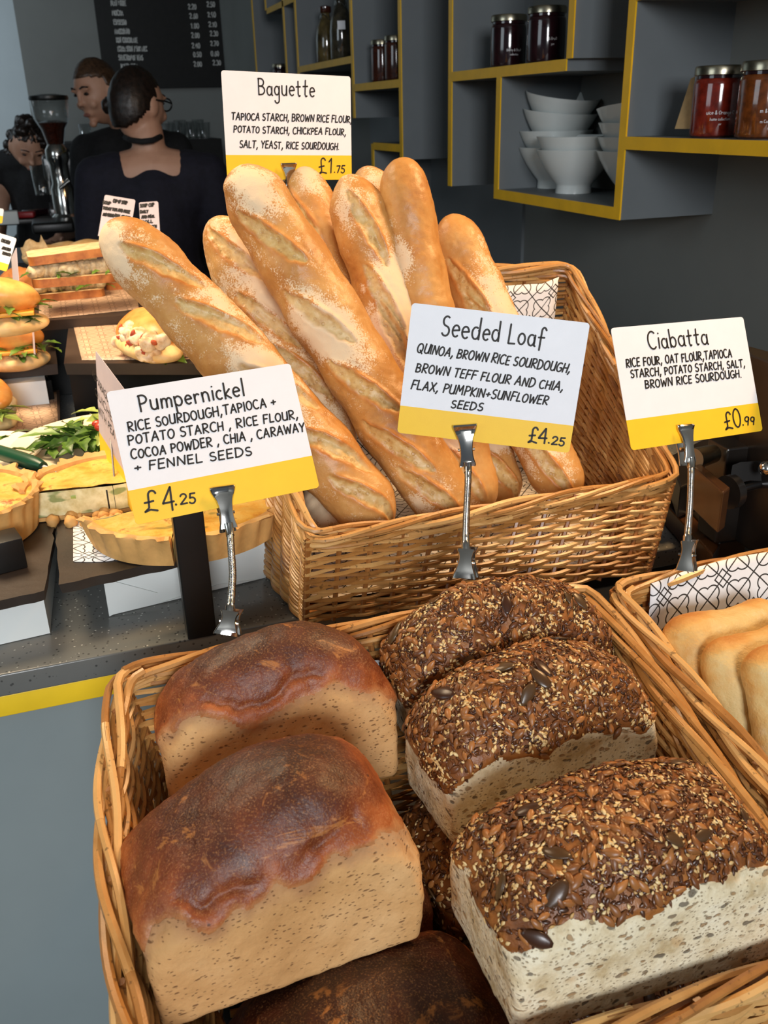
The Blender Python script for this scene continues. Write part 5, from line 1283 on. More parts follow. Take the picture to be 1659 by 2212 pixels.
b = MB(); leaves(b, c+dB*.03+np.array([-.01, -.02, .0]), (.016, .008), 16, .030, 8, .2, .012); b.build('lettuce', M['leaf_pale'], t, smooth='all', fix=False)
# cut sandwiches: two stacked on the board
def bread_slice(o, u, v, n, W, D, T):
    b = MB(); poly = rounded(W, D, .012, 5); b.prism(poly, o, u, v, n, T, 0); k = len(poly)
    b.mi = [1, 1]+[0]*k; return b
def sandwich(label, px, z, W, yaw, fill, seed, D=.085, T=.013, gap=.016):
    o = onz(*px, z); u = np.array([math.cos(yaw), math.sin(yaw), 0]); v = np.array([-math.sin(yaw), math.cos(yaw), 0]); n = np.array([0, 0, 1.])
    t = thing('sandwich', label, 'sandwich', o, 'sliced-bread sandwiches in the display')
    for i, zz in enumerate((0, T+gap)):
        b = bread_slice(o+n*zz+v*(.003*i), unit(u+n*(.06*i)), v, n, W, D, T); b.build('bread_slice', [M['toast_crust'], M['white_crumb']], t, smooth=30)
    b = MB()
    for i in range(14): blob(b, o+u*(W*(i+.5)/14)+v*(.020+rnd.uniform(-.003, .006))+n*(T+gap*.5), (.010, .014, gap*.56), amp=.12, sc=70, seed=i+seed, n=10)
    b.build('filling', M[fill], t, smooth='all', fix=False)
    b = MB(); leaves(b, o+u*W*.5+v*.006+n*(T+.002), (W*.25, .004), 10, .022, seed, .1, .008); b.build('salad_leaf', M['leaf'], t, smooth='all', fix=False)
sandwich('lower white-bread sandwich on its board, cut face forward', (86, 654), 1.166, .110, .10, 'filling_tuna', 3)
sandwich('upper white-bread sandwich stacked on the lower one', (72, 624), 1.2125, .126, .05, 'filling_tuna', 7, gap=.020)
sandwich('sandwich end peeping out left of the leftmost baguette', (232, 628), 1.166, .06, .1, 'ham', 11)
# wraps behind the sandwiches
for i, (px, py, d_) in enumerate(((110, 545, 1.95), (150, 538, 2.0), (190, 536, 1.9))):
    b = MB(); blob(b, at(px, py, d_)+np.array([0, 0, -.01]), (.06, .03, .026), (0, 0, .2*i), .06, 16, i); tag(b.build('flatbread', M['bun_pale'], None, smooth='all'), ['leftmost pale flatbread behind the sandwiches', 'middle pale flatbread behind the sandwiches', 'rightmost and largest pale flatbread behind the sandwiches'][i], 'bread', 'flatbreads behind the sandwiches')
boxbetween('display_riser', 'dark riser under the flatbreads', 'riser', [(30, 535), (330, 530), (340, 562), (30, 568)], at(150, 545, 1.95)[2]-.04, ZC+.0005, 'black', 1.0, 'black risers under the boards')
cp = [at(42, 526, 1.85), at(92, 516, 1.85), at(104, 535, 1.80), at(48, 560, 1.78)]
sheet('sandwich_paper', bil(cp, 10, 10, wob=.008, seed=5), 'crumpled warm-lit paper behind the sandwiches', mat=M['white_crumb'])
# dark roast rolls at the left
b = MB(); blob(b, at(48, 632, 1.62), (.045, .045, .042), amp=.06, sc=25, seed=3); tag(b.build('dark_roll', M['toast_crust'], None, smooth='all'), 'dark brown roll behind the edge-on pink card', 'bread')
b = MB(); blob(b, at(16, 632, 1.52), (.026, .026, .024), amp=.03, sc=25, seed=4); tag(b.build('avocado_half', M['leaf_pale'], None, smooth='all'), 'green salad ball in front of the dark roll', 'vegetable')
boxbetween('display_riser', 'dark riser under the dark roll', 'riser', [(-60, 640), (76, 640), (80, 690), (-60, 700)], at(48, 632, 1.62)[2]-.042, ZC+.0005, 'black', 1.0, 'black risers under the boards')
# small cards further back
def smallcard(label, px, d, band, lines, back='card_back', dR=None):
    dd = [d, dR or d, dR or d, d]; cd = Card(label, [at(x, y, q) for (x, y), q in zip(px, dd)], band, back=back)
    for (tx, x0, y0, x1, y1, cap) in lines: cd.line(tx, x0, y0, x1, y1, cap, hw=.0007*d)
    return cd.done()
smallcard('left pale menu card rising behind the leftmost baguette', [(212, 420), (279, 432), (292, 520), (226, 510)], 1.55, 0, [('CUP OF SOUP', 244, 437, 274, 442, 7), ('SOUP', 222, 440, 238, 443, 7), ('TODAY', 222, 452, 240, 455, 6), ('TOM AND MOZZ', 242, 455, 280, 461, 6), ('AND BREAD', 222, 466, 246, 469, 6), ('ROLL OR RICE', 248, 468, 280, 474, 6)])
smallcard('right pale menu card rising behind the leftmost baguette', [(299, 437), (339, 435), (349, 515), (306, 518)], 1.55, 0, [('SOUP CUP', 303, 448, 333, 446, 7), ('DAILY', 303, 461, 320, 460, 6), ('AND MEAL', 306, 472, 334, 470, 6), ('ROLL', 307, 483, 330, 481, 6), ('SANDWICH', 310, 494, 338, 492, 6)])
smallcard('pinkish price card with yellow foot left of the leftmost baguette', [(208, 485), (250, 492), (262, 604), (217, 595)], 1.48, .27, [('£3.50', 222, 582, 236, 586, 8)])
smallcard('grey price card with blurred writing at the left edge', [(-30, 498), (24, 512), (26, 590), (-30, 570)], 1.45, .22, [('CHICKEN', 2, 522, 20, 528, 7), ('AVOCADO', 4, 538, 22, 543, 6), ('TOMATO', 4, 549, 22, 554, 6)], back='card')
smallcard('pinkish card seen edge-on between the dark rolls', [(22, 556), (36, 540), (42, 640), (34, 660)], 1.40, 0, [], dR=1.30)
smallcard('small card with yellow foot at the far left edge', [(-40, 445), (3, 452), (10, 482), (-40, 478)], 1.7, .5, [], back='card')
smallcard('thin price card seen edge-on beside the filled rolls', [(62, 645), (68, 650), (76, 760), (70, 765)], 1.36, 0, [], dR=1.26)
# black post of the display at the front
pb = onz(438, 1378, ZC); b = MB(); b.box((pb[0], pb[1]+.01, ZC+.11), (.026, .020, .22), bev=.0015)
tag(b.build('display_post', M['black'], None), 'black upright post under the Pumpernickel card', 'post')

# ------------------------------------------------------------------ black bread slicer at the right
c0 = onz(1560, 1160, ZC); dS = 1.0
t = thing('bread_slicer', 'black bread slicing machine behind the Ciabatta card', 'machine', onz(1600, 1140, ZC))
M['slicer'] = plain('slicer', (30, 26, 23), .3, nscale=40, namt=.12); M['slicer_brown_sheen'] = plain('slicer_brown_sheen', (64, 40, 22), .25, nscale=60, namt=.12)  # second material: black parts with the warm brown reflection put into the colour
def sl(nm, pts_top, z1, z0, mat):     # prism between heights with its top corners at pixels
    P = np.array([onz(x, y, z1) for x, y in pts_top]); Q = P*1.0; Q[:, 2] = z0; k = len(P); b = MB()
    b.add(np.vstack([P, Q]), [tuple(range(k)), tuple(range(2*k-1, k-1, -1))]+[(i, k+i, k+(i+1) % k, (i+1) % k) for i in range(k)]); o = b.build(nm, M[mat], t, smooth=False)
    md = o.modifiers.new('edge', 'BEVEL'); md.width = .0018; md.segments = 2; return o
sl('base_plate', [(1455, 1066), (1590, 1035), (1760, 1120), (1612, 1162), (1553, 1172)], 1.048, ZC+.001, 'slicer')
sl('brown_lit_face', [(1440, 1090), (1456, 1066), (1556, 1176), (1540, 1200)], 1.046, ZC+.001, 'slicer_brown_sheen')  # front-left face of the base, its brown reflection painted on
sl('motor_housing', [(1530, 946), (1660, 918), (1740, 950), (1572, 970)], 1.150, 1.051, 'slicer')
sl('back_plate', [(1600, 742), (1622, 766), (1740, 812), (1740, 780)], 1.235, 1.051, 'slicer')
sl('carriage', [(1496, 1006), (1512, 1000), (1578, 1052), (1562, 1064)], 1.140, 1.100, 'slicer_brown_sheen')
sl('rear_frame', [(1446, 985), (1536, 940), (1640, 935), (1660, 975), (1470, 1052)], 1.085, 1.049, 'slicer')
sl('side_box', [(1640, 1090), (1740, 1075), (1740, 1110), (1626, 1108)], 1.080, 1.049, 'slicer')
A, B_ = at(1578, 1062, .845), at(1645, 1044, .86)
b = MB(); b.tube([A, B_], .0042, 12); b.build('guide_rod', M['steel'], t)
b = MB(); q = unit(A-B_); b.tube([A+q*.004, A-q*.004], .016, 20); b.build('rod_end', M['slicer'], t)
b = MB(); P = [at(1582, 1005, .84), at(1600, 998, .84), at(1632, 996, .85), at(1665, 1000, .86), at(1665, 1040, .86), at(1620, 1038, .85), at(1584, 1046, .84), at(1578, 1030, .84)]
n = unit(CAM-P[0]); b.add(np.array(P+[p_-n*.012 for p_ in P]), [tuple(range(8)), tuple(range(15, 7, -1))]+[(i, 8+i, 8+(i+1) % 8, (i+1) % 8) for i in range(8)]); o = b.build('lever_handle', M['black_matt'], t, smooth=30)
b = MB(); A, B_ = at(1498, 992, .86), at(1540, 980, .88); b.tube([A, B_], [.0105, .009], 24); b.build('chrome_knob', M['lid'], t, label='polished knob catching the lamp light')
b = MB(); blob(b, at(1655, 1012, .83), (.007,)*3, amp=0, n=14); b.build('steel_bolt', M['chrome'], t, smooth='all')
# ------------------------------------------------------------------ chalk menu board and back bar
t = thing('menu_board', 'large black chalk menu board with rows of white writing on the back wall', 'menu board', (0, YB, 1.6))
P = [ony(202.7-22, -160, YB-.012), ony(503-11, -160, YB-.012), ony(518, 188, YB-.012), ony(226, 193, YB-.012)]
x0, x1 = ony(214, 90, YB-.012)[0], ony(509, 90, YB-.012)[0]; zb_ = ony(420, 189.5, YB-.012)[2]
b = MB(); b.box(((x0+x1)/2, YB-.014, (zb_+2.86)/2), (x1-x0, .024, 2.86-zb_), bev=.002); b.build('board', M['black_matt'], t)
mb = MB(); u = np.array([1., 0, 0]); v = np.array([0, 0, 1.]); n = np.array([0, -1., 0])
rows = ['FLAT WHITE', 'MOCHA', 'ESPRESSO', 'MACCHIATO', 'HOT CHOCOLATE', 'EXTRA SHOT / SOY MILK', 'SELECTION OF TEAS', 'ICED TEA']
xy = [(240, 12, 272), (243, 33, 266), (246, 53, 273), (249, 73, 280), (252, 92, 297), (255, 111, 318), (257, 130, 309), (262, 149, 299)]
for tx, (xa, ya, xb) in zip(rows, xy):
    A, B_ = ony(xa, ya, YB-.0262), ony(xb, ya-1, YB-.0262); write_plane(mb, tx, A, u, v, n, .026, B_[0]-A[0], .0022)
for (xa, ya, pr) in ((407, 20, '2.20'), (410, 40, '2.60'), (413, 61, '1.80'), (414, 82, '2.00'), (415, 104, '2.40'), (418, 123, '0.50'), (419, 144, '2.00'),
                     (447, 15, '2.50'), (449, 37, '2.90'), (451, 58, '2.10'), (454, 78, '2.30'), (455, 99, '2.70'), (456, 121, '0.60'), (460, 141, '2.30')):
    A, B_ = ony(xa, ya, YB-.0262), ony(xa+17, ya-1, YB-.0262); write_plane(mb, pr, A, u, v, n, .026, B_[0]-A[0], .0022)
mb.build('chalk_writing', M['chalk'], t, smooth=False, label='white chalk writing', fix=False)
YBB = 5.55
zbar = ony(420, 301, YBB)[2]; xa, xb = ony(140, 320, YBB)[0], ony(482, 320, YBB)[0]
b = MB(); b.box(((xa+xb)/2, YBB+.3, zbar/2), (xb-xa, .56, zbar), bev=.004)
tag(b.build('back_bar', M['black_matt'], None), 'dark back bar below the menu board', 'counter')
M['tumbler'] = M['glass']
for i, px in enumerate((366, 379, 392, 405, 418, 431, 444, 186)):
    c = ony(px, 300, YBB+.06+.05*(i % 2)); c[2] = zbar; b = MB(); h = .085+.008*(i % 3)
    b.lathe([(.026, .0), (.034, h), (.032, h), (.0245, .006), (0.0005, .006), (0.0005, 0)], (c[0], c[1], zbar+.0006), 20, cap=False)
    tag(b.build('glass_tumbler', M['tumbler'], None, smooth='all'), 'clear tumbler in the row on the back bar, right of the dark-haired woman' if px > 200 else 'single clear tumbler on the back bar left of the women', 'glass', 'tumblers on the back bar' if px > 200 else None)
# ------------------------------------------------------------------ coffee bar with grinder and machine
YK = 2.95; zk = ony(110, 470, YK)[2]
xa, xb = -1.9, ony(205, 520, YK)[0]
t = thing('coffee_bar', 'grey steel-topped coffee bar behind the display', 'counter', ((xa+xb)/2, YK, 0))
zk = 1.06
b = MB(); b.box(((xa+xb)/2, YK, zk-.015), (xb-xa, .75, .03), bev=.003); b.build('steel_top', M['steel'], t)
b = MB(); b.box(((xa+xb)/2, YK, (zk-.03)/2), (xb-xa-.04, .70, zk-.03)); b.build('cabinet', M['grey_paint'], t, smooth=False)
# grinder
gc = onz(118, 500, zk); d_ = np.dot(gc-CAM, _f); px2 = d_/F_PX
def zpx(py): return at(115, py, d_)[2]
t = thing('coffee_grinder', 'coffee grinder with clear bean hopper and chrome body', 'coffee grinder', (gc[0], gc[1], zk))
def gx(px, py): return at(px, py, d_)
r0 = 40*px2; b = MB(); zt, zm, zl = zpx(216), zpx(275), zpx(318)
hc = gx(112, 260); b.lathe([(r0*.42, zl-zk), (r0*.62, zm-.01-zk+.0), (r0*.92, zm+.03-zk), (r0, zt-zk), (r0*.97, zt-zk), (r0*.88, zm+.03-zk), (r0*.56, zm-.008-zk), (r0*.38, zl-zk)], (hc[0], hc[1], zk), 32, cap=False); b.build('bean_hopper', M['tumbler'], t, smooth='all', label='clear plastic hopper')
b = MB(); b.lathe([(0.001, 0), (r0*.40, 0), (r0*.60, zm-zl-.008), (r0*.80, zm-zl+.012), (r0*.3, zm-zl+.022), (0.001, zm-zl+.022)], (hc[0], hc[1], zl+.004), 28, cap=False); b.build('coffee_beans', M['jam_brown'], t)
b = MB(); b.lathe([(r0*1.0, 0), (r0*1.03, .004), (r0*1.0, .014), (r0*.4, .020), (0.001, .020), (0.001, 0)], (hc[0], hc[1], zt), 32, cap=False); b.build('hopper_lid', M['black'], t)
bc = gx(108, 360); b = MB(); b.lathe([(r0*.42, zl-zk+.01), (r0*.60, zl-zk-.01), (r0*.62, zpx(345)-zk), (r0*.5, zpx(356)-zk), (r0*.5, zpx(400)-zk), (r0*.62, zpx(412)-zk), (r0*.62, .05), (r0*.8, .04), (r0*.8, .0)][::-1], (hc[0], hc[1], zk), 28); b.build('chrome_body', M['chrome'], t)
b = MB(); q = gx(88, 385); b.lathe([(r0*.40, -.06), (r0*.48, .045), (r0*.46, .045), (r0*.38, -.055)], (q[0], q[1], q[2]), 24, cap=False); b.build('dosing_chamber', M['tumbler'], t, smooth='all')
b = MB(); b.tube([gx(128, 408), gx(140, 398), gx(150, 390)], [.006, .008, .010], 10); b.build('dosing_lever', M['chrome'], t)
b = MB(); q = gx(112, 470); b.box((q[0], q[1], zk+.02), (.15, .20, .04), bev=.01); b.build('grinder_base', M['black'], t)
# espresso machine
ec = onz(190, 470, zk)+np.array([.02, .25, 0])
t = thing('espresso_machine', 'dark steel espresso machine right of the grinder', 'coffee machine', (ec[0], ec[1], zk))
b = MB(); b.box((ec[0], ec[1], zk+.20), (.34, .36, .10), bev=.015); b.build('machine_top', M['steel'], t)
b = MB(); b.box((ec[0], ec[1]+.08, zk+.09), (.32, .20, .16), bev=.01); b.build('back_housing', M['black'], t)
b = MB(); b.box((ec[0], ec[1], zk+.02), (.34, .36, .036), bev=.006); b.build('drip_tray', M['steel'], t)
b = MB(); b.lathe([(.03, 0), (.03, .035), (.034, .05)], (ec[0]-.07, ec[1]-.09, zk+.10), 20); b.build('brew_group', M['chrome'], t)
b = MB(); b.tube([(ec[0]-.07, ec[1]-.11, zk+.11), (ec[0]-.09, ec[1]-.26, zk+.105)], .010, 12); b.build('portafilter_handle', M['black'], t)
b = MB(); b.tube([(ec[0]+.10, ec[1]-.19, zk+.18), (ec[0]+.12, ec[1]-.22, zk+.10), (ec[0]+.11, ec[1]-.21, zk+.05)], .005, 10); b.build('steam_wand', M['chrome'], t)
# dark tray with red and black packets at the left
tc = onz(30, 482, zk)
b = MB(); b.box((tc[0], tc[1], zk+.012), (.30, .20, .022), bev=.004); tag(b.build('bar_tray', M['black'], None), 'black tray on the coffee bar at the left edge', 'tray')
for i, (dx, dy, rz, mt, lb) in enumerate(((-.06, -.03, .3, 'red_thing', 'red packet on the left of the bar tray'), (.04, -.05, -.2, 'red_thing', 'red packet on the right of the bar tray'), (-.02, .04, .1, 'jam_dark', 'dark packet behind the red packets'), (.09, .03, .6, 'jam_dark', 'dark packet at the right end of the bar tray'))):
    b = MB(); b.box((tc[0]+dx, tc[1]+dy, zk+.036), (.10, .05, .024), R=np.array(Matrix.Rotation(rz, 3, 'Z')), bev=.006); tag(b.build('snack_packet', M[mt], None), lb, 'packet', 'packets on the bar tray')
b = MB(); q = onz(12, 460, zk+.05); b.box(q+np.array([0, .02, -.02]), (.09, .05, .05), bev=.004); tag(b.build('white_box', M['white_carton'], None), 'small white box behind the bar tray', 'box')

# ------------------------------------------------------------------ people
def skin_mat(name, a, b_):
    t = NT(name); n = t.noise(12, 4, .5); t.inp('Base Color', t.ramp(n, [(.35, lin(*a)), (.65, lin(*b_))])).inp('Roughness', .5).inp('Subsurface Weight', .06); return t.m
M['skin'] = skin_mat('skin', (186, 138, 112), (204, 158, 132)); M['hair_dark'] = mat_two('hair_dark', (18, 12, 9), (40, 27, 20), 90, .4, .5); M['hair_brown'] = mat_two('hair_brown', (50, 34, 22), (86, 62, 42), 90, .42, .5)
M['navy'] = mat_two('navy_cloth', (14, 15, 30), (22, 23, 40), 60, .85, .2); M['black_cloth'] = mat_two('black_cloth', (12, 12, 14), (22, 22, 25), 60, .85, .2)
M['trousers'] = mat_two('trousers', (20, 20, 24), (30, 30, 34), 50, .9, .2)
M['lips'] = plain('lips', (152, 98, 86), .45); M['eye_dark'] = plain('eye_dark', (28, 20, 18), .3)
def skel(joints, edges):
    """continuous limb surface as one mesh from joints {name:(x,y,z,r)} swept and blended by a voxel remesh"""
    mb = MB()
    for a, b_ in edges:
        pa, pb_ = np.array(joints[a][:3], float), np.array(joints[b_][:3], float); ra, rb = joints[a][3], joints[b_][3]
        L_ = np.linalg.norm(pb_-pa); d = (pb_-pa)/L_; K = 10
        path = [pa-d*ra*q for q in (.95, .8, .45)]+[lerp(pa, pb_, q) for q in np.linspace(0, 1, K)]+[pb_+d*rb*q for q in (.45, .8, .95)]
        rr = [ra*.3, ra*.6, ra*.9]+[lerp(ra, rb, q)*(1+.06*math.sin(PI*q)) for q in np.linspace(0, 1, K)]+[rb*.9, rb*.6, rb*.3]
        mb.tube(path, rr, 16)
    return mb
def remesh(o, vox, sm=6):
    md = o.modifiers.new('blend', 'REMESH'); md.mode = 'VOXEL'; md.voxel_size = vox; md.use_smooth_shade = True
    s_ = o.modifiers.new('soft', 'SMOOTH'); s_.factor = .5; s_.iterations = sm
def head(mb, c, R, hh=.118):
    """head with face looking along local -Y; c centre, R 3x3 rotation; hh half height"""
    n = 40; th = np.linspace(0, PI, n); ph = np.linspace(0, 2*PI, n*2, endpoint=False); T, Pp = np.meshgrid(th, ph, indexing='ij')
    D = np.stack([np.sin(T)*np.cos(Pp), np.sin(T)*np.sin(Pp), np.cos(T)], -1); z = D[..., 2]
    P = D*np.array([.076, .094, hh]); fr = np.clip(-D[..., 1], 0, 1)
    jaw = np.clip(-z-.15, 0, 1); P[..., 0] *= 1-.42*jaw; P[..., 1] *= 1-.16*jaw; P[..., 1] -= .014*jaw*(fr > 0)*fr
    P[..., 1] += .006*fr*np.exp(-((z-.12)/.16)**2)            # eye line set back
    G_ = P.reshape(-1, 3)@R.T+c; mb.grid(G_.reshape(P.shape), closed=True)
    def add(p, ax): 
        b2 = MB(); blob(b2, (0, 0, 0), ax, amp=0, n=12); mb.add(b2.v[0]@R.T+(np.array(p)@R.T+c), b2.f)
    add((0, -.094, .012), (.0085, .012, .024)); add((0, -.104, -.012), (.013, .013, .010))          # nose bridge, tip
    add((0, -.086, -.050), (.022, .012, .007)); add((0, -.083, -.060), (.020, .012, .007))          # lips
    add((0, -.080, -.092), (.020, .016, .016))                                                      # chin
    for s in (-1, 1): add((s*.034, -.082, .034), (.020, .010, .007)); add((s*.077, .006, -.002), (.008, .020, .030)); add((s*.036, -.074, -.022), (.020, .016, .018))
def Rz(a, tilt=0, side=0): return np.array(Matrix.Rotation(a, 3, 'Z') @ Matrix.Rotation(tilt, 3, 'X') @ Matrix.Rotation(side, 3, 'Y'))
def hand(mb, c, R, sgn=1):
    """palm with five fingers; fingers along local -Y, slightly curled"""
    def add(path, rr):
        b2 = MB(); b2.tube(path, rr, 8); mb.add(b2.v[0]@R.T+c, b2.f)
    b2 = MB(); blob(b2, (0, -.035, 0), (.040, .050, .014), amp=0, n=14); mb.add(b2.v[0]@R.T+c, b2.f)
    for k, (x, l) in enumerate(((-.028, .062), (-.010, .072), (.009, .068), (.027, .052))):
        add([(x*.8, -.06, 0), (x, -.06-l*.45, -.004), (x, -.06-l*.8, -.016), (x*.98, -.06-l*.95, -.030)], [.0095, .0088, .008, .0068])
    add([(-sgn*.03, -.015, -.002), (-sgn*.052, -.045, -.008), (-sgn*.056, -.070, -.018)], [.0125, .0105, .0085])
def person(label, foot, Hs, yaw, hd_yaw, hd_tilt, hd_side, cloth, hairm, arms, lean=0.0, neck_low=False, headpos=None, shw=.19):
    """foot: floor point, Hs total height, yaw: facing direction of the chest about Z (0 = facing -Y)"""
    k = Hs/1.66; f = np.array(foot, float); R = Rz(yaw); t = thing('person', label, 'person', foot)
    def W(x, y, z): p = np.array([x*k, y*k, z*k]); sh = max(0, p[2]-.95*k); p = p+np.array([0, -lean*sh, -lean*.3*sh*0]); return p@R.T+f
    J = {}
    def j(n_, x, y, z, r): J[n_] = (*W(x, y, z), r*k)
    j('pel', 0, 0, .92, .135); j('bel', 0, -.01, 1.05, .120); j('che', 0, .0, 1.22, .128); j('up', 0, .012, 1.335, .085); j('nk', 0, .016, 1.40, .052); j('nk2', 0, .0, 1.475, .050)
    E_ = [('pel', 'bel'), ('bel', 'che'), ('che', 'up'), ('up', 'nk'), ('nk', 'nk2')]
    for s, nm in ((-1, 'r'), (1, 'l')):
        j('sh'+nm, s*shw*.86, .01, 1.315, .062); j('hp'+nm, s*.085, 0, .90, .10); j('kn'+nm, s*.09, -.01, .48, .062); j('an'+nm, s*.09, .02, .085, .042); j('to'+nm, s*.10, -.13, .035, .035)
        el, wr = arms[nm]; j('el'+nm, *el, .043); j('wr'+nm, *wr, .029)
        E_ += [('up', 'sh'+nm), ('che', 'sh'+nm), ('sh'+nm, 'el'+nm), ('el'+nm, 'wr'+nm), ('pel', 'hp'+nm), ('hp'+nm, 'kn'+nm), ('kn'+nm, 'an'+nm), ('an'+nm, 'to'+nm)]
    mb = skel(J, E_)
    hc = np.array(headpos, float) if headpos is not None else W(0, -.03, 1.545); RH = Rz(hd_yaw, hd_tilt, hd_side)
    q = MB(); nk = np.array(J['nk'][:3]); q.tube([nk, lerp(nk, hc, .55), hc-RH@[0, -.01, .03]], [.052*k, .050*k, .055*k], 14); mb.add(q.v[0], q.f)
    head(mb, hc, RH, .118*k)
    for nm, s in (('r', -1), ('l', 1)):
        w_ = np.array(J['wr'+nm][:3]); e_ = np.array(J['el'+nm][:3]); d = unit(w_-e_); up = np.array([0, 0, 1.]); x = unit(np.cross(up, -d)) if abs(d[2]) < .95 else np.array([1., 0, 0]); z = np.cross(x, -d)
        hand(mb, w_+d*.012, np.stack([x, -d, z], 1)*k, s)
    body = mb.build('body', M['skin'], t, smooth='all'); remesh(body, .0075, 3)
    # clothes: same skeleton, a little wider, ending at neckline, upper arm and ankles
    C2 = dict(J); cl = MB(); g_ = .012
    def seg(a, b_, q0=0, q1=1, ex=g_):
        A, B_ = np.array(C2[a]), np.array(C2[b_]); A2, B2 = lerp(A, B_, q0), lerp(A, B_, q1); n_ = {'a': (*A2[:3], A2[3]+ex), 'b': (*B2[:3], B2[3]+ex)}; s_ = skel(n_, [('a', 'b')]); cl.add(np.vstack(s_.v), s_.f)
    for a, b_ in (('pel', 'bel'), ('bel', 'che')): seg(a, b_)
    seg('che', 'up', 0, .40 if neck_low else .95)
    if not neck_low: seg('up', 'nk', 0, .55, .008)
    for nm in 'rl':
        seg('che', 'sh'+nm, .2, .92, .006); seg('sh'+nm, 'el'+nm, -.02, cloth[1]); seg('up', 'sh'+nm, .58 if neck_low else .1, 1, .010)
    if cloth[1] >= 1:
        for nm in 'rl': seg('el'+nm, 'wr'+nm, 0, .8)
    for nm in 'rl': pass
    o = cl.build('top', M[cloth[0]], t, smooth='all'); remesh(o, .010, 5)
    tr = MB(); cl = tr
    for nm in 'rl': seg('pel', 'hp'+nm, .5, 1, .008); seg('hp'+nm, 'kn'+nm, 0, 1, .012); seg('kn'+nm, 'an'+nm, 0, .95, .016)
    o = tr.build('trousers', M['trousers'], t, smooth='all'); remesh(o, .012, 4)
    sh = MB()
    for nm in 'rl': seg_ = skel({'a': (*J['an'+nm][:2], .055*k+f[2], .045*k), 'b': (*J['to'+nm][:3], .040*k)}, [('a', 'b')]); sh.add(np.vstack(seg_.v), seg_.f)
    o = sh.build('shoes', M['black'], t, smooth='all'); remesh(o, .010, 3)
    # face details
    for s in (-1, 1):
        b2 = MB(); blob(b2, (s*.031, -.083, .018), (.013, .006, .006), amp=0, n=10); fd = MB(); fd.add((b2.v[0]*k)@RH.T+hc, b2.f); fd.build('eye', M['eye_dark'], t, smooth='all')
        b2 = MB(); b2.tube([(s*.014, -.090, .040), (s*.032, -.090, .046), (s*.050, -.078, .040)], .0032, 6); fd = MB(); fd.add((b2.v[0]*k)@RH.T+hc, b2.f); fd.build('eyebrow', M['eye_dark'], t, smooth='all')
    lp = MB(); b2 = MB(); blob(b2, (0, -.0945, -.055), (.020, .006, .0075), amp=0, n=10); lp.add((b2.v[0]*k)@RH.T+hc, b2.f); lp.build('lips', M['lips'], t, smooth='all')
    return t, hc, RH, k
def hair(t, hc, RH, k, mat, bun=None, curly=False, front=.25):
    n = 44; th = np.linspace(0, PI*.97, n); ph = np.linspace(0, 2*PI, n*2, endpoint=False); T, Pp = np.meshgrid(th, ph, indexing='ij')
    D = np.stack([np.sin(T)*np.cos(Pp), np.sin(T)*np.sin(Pp), np.cos(T)], -1); P = D*np.array([.083, .102, .126])
    z = D[..., 2]; fr = -D[..., 1]
    # hairline: high over the face, low at the nape
    lim = np.where(fr > .15, .40+.25*fr, -.62+.9*np.clip(fr+.75, 0, .9)); drop = z < lim
    P = np.where(drop[..., None], P*.80, P); P[..., 1] += .006
    st = nz(P.reshape(-1, 3), 60, 3, 3).reshape(T.shape); P *= (1+st*(.10 if curly else .018))[..., None]
    mb = MB(); mb.grid((P*k).reshape(-1, 3).reshape(P.shape)@RH.T+hc, closed=True)
    if bun is not None:
        b2 = MB(); blob(b2, bun[:3], (bun[3], bun[3]*.9, bun[3]*.85), amp=.07, sc=50); mb.add((b2.v[0]*k)@RH.T+hc, b2.f)
    if curly:
        for i in range(46):
            a = rnd.uniform(0, 2*PI); zz = rnd.uniform(-.7, 1); rr = math.sqrt(max(0, 1-zz*zz)); d = np.array([rr*math.cos(a), rr*math.sin(a), zz])
            if -d[1] > .3 and zz < .45: continue
            b2 = MB(); blob(b2, d*np.array([.085, .105, .125])+[0, .01, 0], (.026,)*3, amp=.12, sc=60, seed=i, n=9); mb.add((b2.v[0]*k)@RH.T+hc, b2.f)
    return mb.build('hair', M[mat], t, smooth='all')
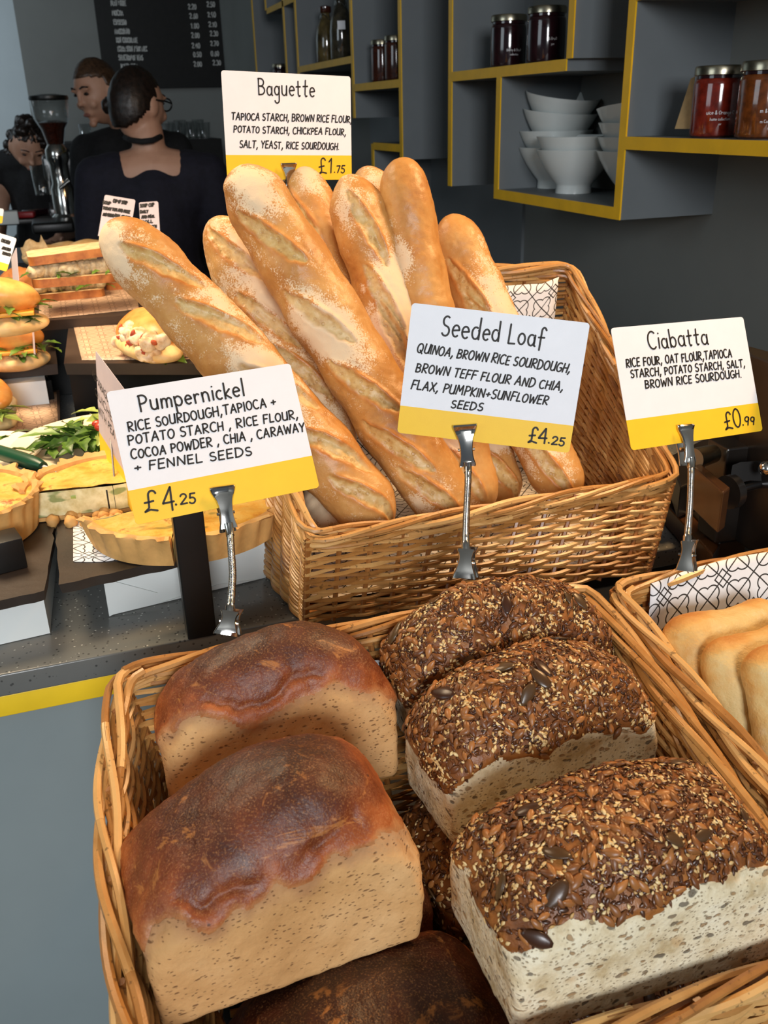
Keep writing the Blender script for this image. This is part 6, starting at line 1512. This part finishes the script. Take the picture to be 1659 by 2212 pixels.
# dark-haired woman with her back to us, head turned right
hp = at(297, 230, 2.95); hs = hp[2]+.115
A1 = {'r': ((-.235, .01, 1.06), (-.22, -.08, .86)), 'l': ((.235, .01, 1.06), (.22, -.08, .86))}
t, hc, RH, k = person('dark-haired woman in navy wide-neck top seen from behind, wearing glasses, hair in a low bun', (hp[0]+.02, hp[1]-.02, 0), hs, PI-.10, 2.30, .12, 0, ('navy', 1.0), 'hair_dark', A1, headpos=hp, neck_low=True, shw=.215)
bl_ = RH.T@(at(240, 228, 2.93)-hc)/k
hair(t, hc, RH, k, 'hair_dark', bun=(*bl_, .034))
gl_ = MB()
for s in (-1, 1):
    ring = [np.array([s*.034+.024*math.cos(a), -.104, .016+.020*math.sin(a)]) for a in np.linspace(0, 2*PI, 22)]; gl_.tube([(p_*k)@RH.T+hc for p_ in ring], .0028, 6)
    gl_.tube([(np.array(p_)*k)@RH.T+hc for p_ in ((s*.058, -.102, .020), (s*.080, -.05, .020), (s*.084, .0, .018), (s*.080, .02, .002))], .0030, 6)
gl_.tube([(np.array(p_)*k)@RH.T+hc for p_ in ((-.010, -.106, .018), (.010, -.106, .018))], .0025, 6)
gl_.build('glasses', M['black'], t, smooth='all', label='dark-framed glasses')
st_ = MB(); nkp = at(305, 300, 2.93); st_.tube([at(x, y, d__) for x, y, d__ in ((270, 297, 2.95), (284, 303, 2.905), (306, 306, 2.885), (330, 303, 2.90), (347, 295, 2.95))], .009, 8); st_.build('neck_cord', M['black_cloth'], t, smooth='all', label='black apron cord round the neck')
# fair-haired woman behind, looking down to the left
hp = at(212, 200, 3.60); A2 = {'r': ((-.225, .02, 1.05), (-.21, -.03, .84)), 'l': ((.225, .02, 1.05), (.21, -.03, .84))}
t, hc, RH, k = person('brown-haired woman in black looking down to the left, behind the woman in navy', (hp[0]+.10, hp[1]+.03, 0), hp[2]+.12, -.35, -.92, .30, -.05, ('black_cloth', 1.0), 'hair_brown', A2, headpos=hp, shw=.21)
hair(t, hc, RH, k, 'hair_brown', bun=(.0, .118, .0, .040))
# curly-haired woman far left, bent over her work
hp = at(60, 318, 4.25); A3 = {'r': ((-.22, -.10, 1.02), (-.20, -.32, .98)), 'l': ((.20, -.14, 1.04), (.10, -.36, 1.00))}
t, hc, RH, k = person('curly-haired woman in black sleeveless top bending over the bar at far left', (hp[0]+.02, hp[1]+.14, 0), hp[2]+.24, -.1, .15, .62, .1, ('black_cloth', .12), 'hair_dark', A3, lean=.30, headpos=hp, shw=.19)
hair(t, hc, RH, k, 'hair_dark', curly=True)
